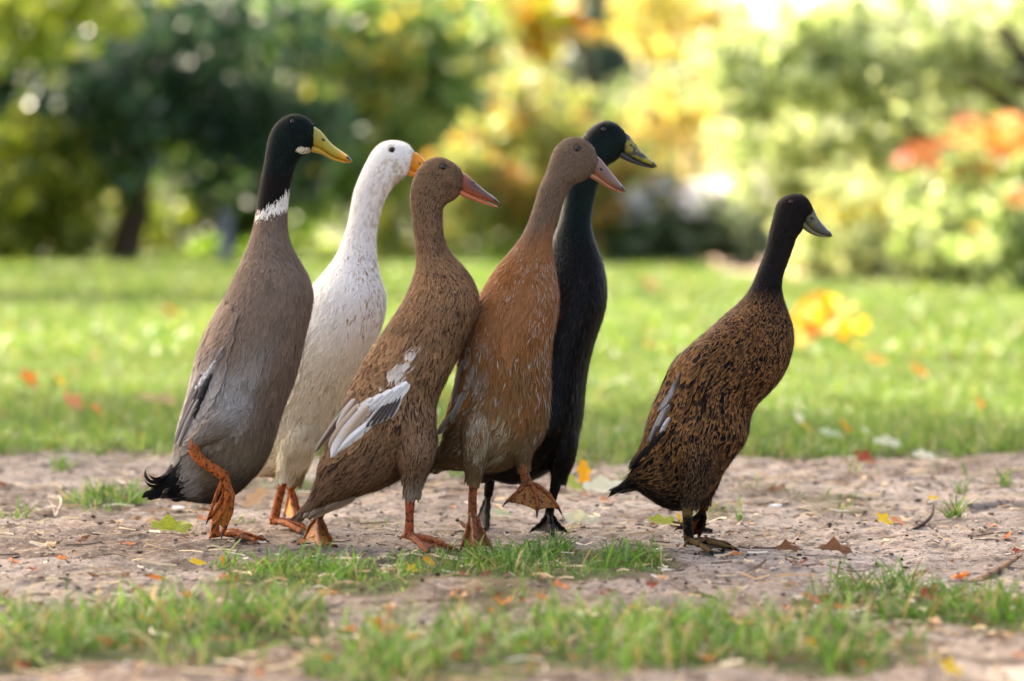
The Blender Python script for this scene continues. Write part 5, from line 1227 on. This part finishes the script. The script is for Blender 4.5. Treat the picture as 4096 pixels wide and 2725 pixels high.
L('maple', 'yellow', 2190, 1562, 70, .5, .2, .2, 'large yellow leaf at the near edge of the soil'); L('ovate', 'salmon', 1868, 1385, 56, .3, .4, .3, 'salmon leaf curled on the soil before the grass'); L('maple', 'gold', 1870, 1505, 46, .3, .4, .3, 'gold leaf half sunk in the grass'); L('ovate', 'gold', 336, 1442, 40, .3, .4, .3, 'golden leaf in the grass left of the path')
L('ovate', 'brown', 590, 1452, 70, .8, .3, .4, 'folded brown leaf on the dark soil'); L('ovate', 'salmon', 525, 1350, 40, .4, .4, .4, 'faded salmon leaf tucked in the grass patch'); L('ovate', 'orange', 360, 1342, 34, .2, .2, .2, 'orange scrap of leaf on the dirt')
L('lobed', 'brown', 1815, 1272, 60, .1, .05, .5, 'dull olive-brown leaf crumpled on the dirt before the dark hen', curl=.6); L('lobed', 'brown', 1925, 1274, 76, -.1, .1, .4, 'dark brown leaf crumpled on the dirt past the olive-brown one', curl=.6)
rp = np.random.default_rng(44)
for i in range(70):
    cc = str(rp.choice(['brown', 'tan', 'brown', 'red', 'salmon', 'orange']))
    L(rp.choice(['scrap', 'ovate', 'maple']), cc, rp.uniform(0, 2357), rp.uniform(1330, 1566), rp.uniform(24, 58), rp.uniform(0, 6.3), rp.uniform(-.4, .5), rp.uniform(-.2, .7), 'withered %s leaf among the near grass and soil' % cc, 'withered %s leaves among the near grass' % cc, curl=.5)
rp = np.random.default_rng(43)
for i in range(130):
    px = rp.uniform(0, 2357); py = 1056 + rp.random()**.8*500
    cc = str(rp.choice(['brown', 'brown', 'tan', 'red', 'brown', 'salmon']))
    L(rp.choice(['scrap', 'ovate', 'lobed', 'scrap']), cc, px, py, rp.uniform(18, 50), rp.uniform(0, 6.3), rp.uniform(-.3, .4), rp.uniform(-.4, .4), 'small withered %s leaf scrap lying on the dirt path' % cc, 'withered %s leaf scraps on the path' % cc, curl=.5)
for i in range(34):
    px = rp.uniform(0, 2357); py = rp.uniform(700, 1040)
    cc = str(rp.choice(['orange', 'tan', 'gold', 'palegreen', 'pale', 'brown']))
    L(rp.choice(['ovate', 'maple']), cc, px, py, rp.uniform(12, 26), rp.uniform(0, 6.3), rp.uniform(.0, .7), rp.uniform(-.5, .5), 'small %s leaf scattered in the lawn beyond the path' % cc.replace('palegreen', 'pale green'), 'small %s leaves scattered in the lawn' % cc.replace('palegreen', 'pale green'))

M['twig'] = mat_vc('twig_bark', .85, .15, .6, 200, tuple(hx('#3a2f26')), (60, .5, .65), .4, 60)
def twig(pts, rad, col, label, fork=None):
    c = []
    for px, py, up in pts:
        g = GS(px, py); g[2] = float(hgt(g[0:1], g[1:2])[0]) + rad[0]*.6 + up; c.append(g)
    m = MB(); m.grid(tube_grid(c, rad, 24, 8), hx(col), True)
    if fork:
        f = []
        for px, py, up in fork:
            g = GS(px, py); g[2] = float(hgt(g[0:1], g[1:2])[0]) + .002 + up; f.append(g)
        m.grid(tube_grid(f, [rad[-1]*.8, rad[-1]*.6, rad[-1]*.3], 12, 6), hx(col), True)
    o = m.build('twig', M['twig']); return tag(o, label, 'twig')
twig([(1000, 1142, 0), (1040, 1134, .003), (1100, 1128, .002), (1180, 1130, 0)], [.004, .0045, .004, .003], '#7d7468', 'grey twig lying on the dirt behind the cinnamon hen')
twig([(2228, 1172, -.004), (2290, 1168, -.003), (2360, 1170, -.003), (2450, 1175, -.004)], [.010, .014, .014, .010], '#8f8175', 'weathered grey branch half sunk in the dirt')
twig([(2240, 1335, 0), (2290, 1320, .003), (2330, 1303, .006), (2350, 1290, .012)], [.004, .005, .004, .002], '#8a6a50', 'bent brown twig on the dirt near the grass')
twig([(127, 1190, 0), (140, 1180, .012), (132, 1165, .022)], [.0022, .002, .0014], '#cdb9a2', 'bleached forked straw sticking up from the path', [(127, 1190, 0), (120, 1180, .006), (112, 1172, .010)])
twig([(265, 1105, .0), (285, 1115, .002), (300, 1130, 0)], [.002, .0022, .0016], '#d3ccc4', 'pale stripped stalk at the far edge of the path')
twig([(1545, 1213, 0), (1580, 1216, .001), (1640, 1218, 0)], [.004, .0045, .003], '#2b241e', 'dark stick lying by the dark hen')
twig([(2100, 1212, 0), (2130, 1205, .004), (2148, 1185, .02)], [.003, .003, .0016], '#4a3c30', 'dark crooked twig poking from the open dirt')
twig([(380, 1172, 0), (450, 1176, .002), (520, 1182, 0)], [.0016, .0018, .0012], '#cbb48c', 'straw stalk on the dirt behind the drake')
# small white feathers
def down(px, py, size, rot, label):
    g = GS(px, py); g[2] = float(hgt(g[0:1], g[1:2])[0]) + .004; s = size*1.56/2357*(g[1]+DC)/DC; m = MB(); t = np.linspace(0, 1, 10); u = np.linspace(-1, 1, 5); d = np.array([math.cos(rot), math.sin(rot), 0]); e = np.array([-math.sin(rot), math.cos(rot), .3])
    V = g + d*(t[:, None, None]-.5)*s + e*(u[None, :, None]*np.interp(t, [0, .2, .6, 1], [.02, .14, .18, .02])[:, None, None])*s + np.array([0, 0, 1.0])*(.12*s*(1-(u[None, :, None]**2))*np.ones((10, 1, 1)))
    m.grid(V, hx('#eeebe4')); tag(m.build('small_feather', M['fur_feather']), label, 'feather')
down(410, 1172, 32, -.3, 'small white feather on the dirt by the drake tail'); down(1785, 1177, 30, .1, 'small white feather on the open dirt beside the dark hen'); down(1055, 1078, 60, .05, 'long pale feather on the path behind the cinnamon hen')
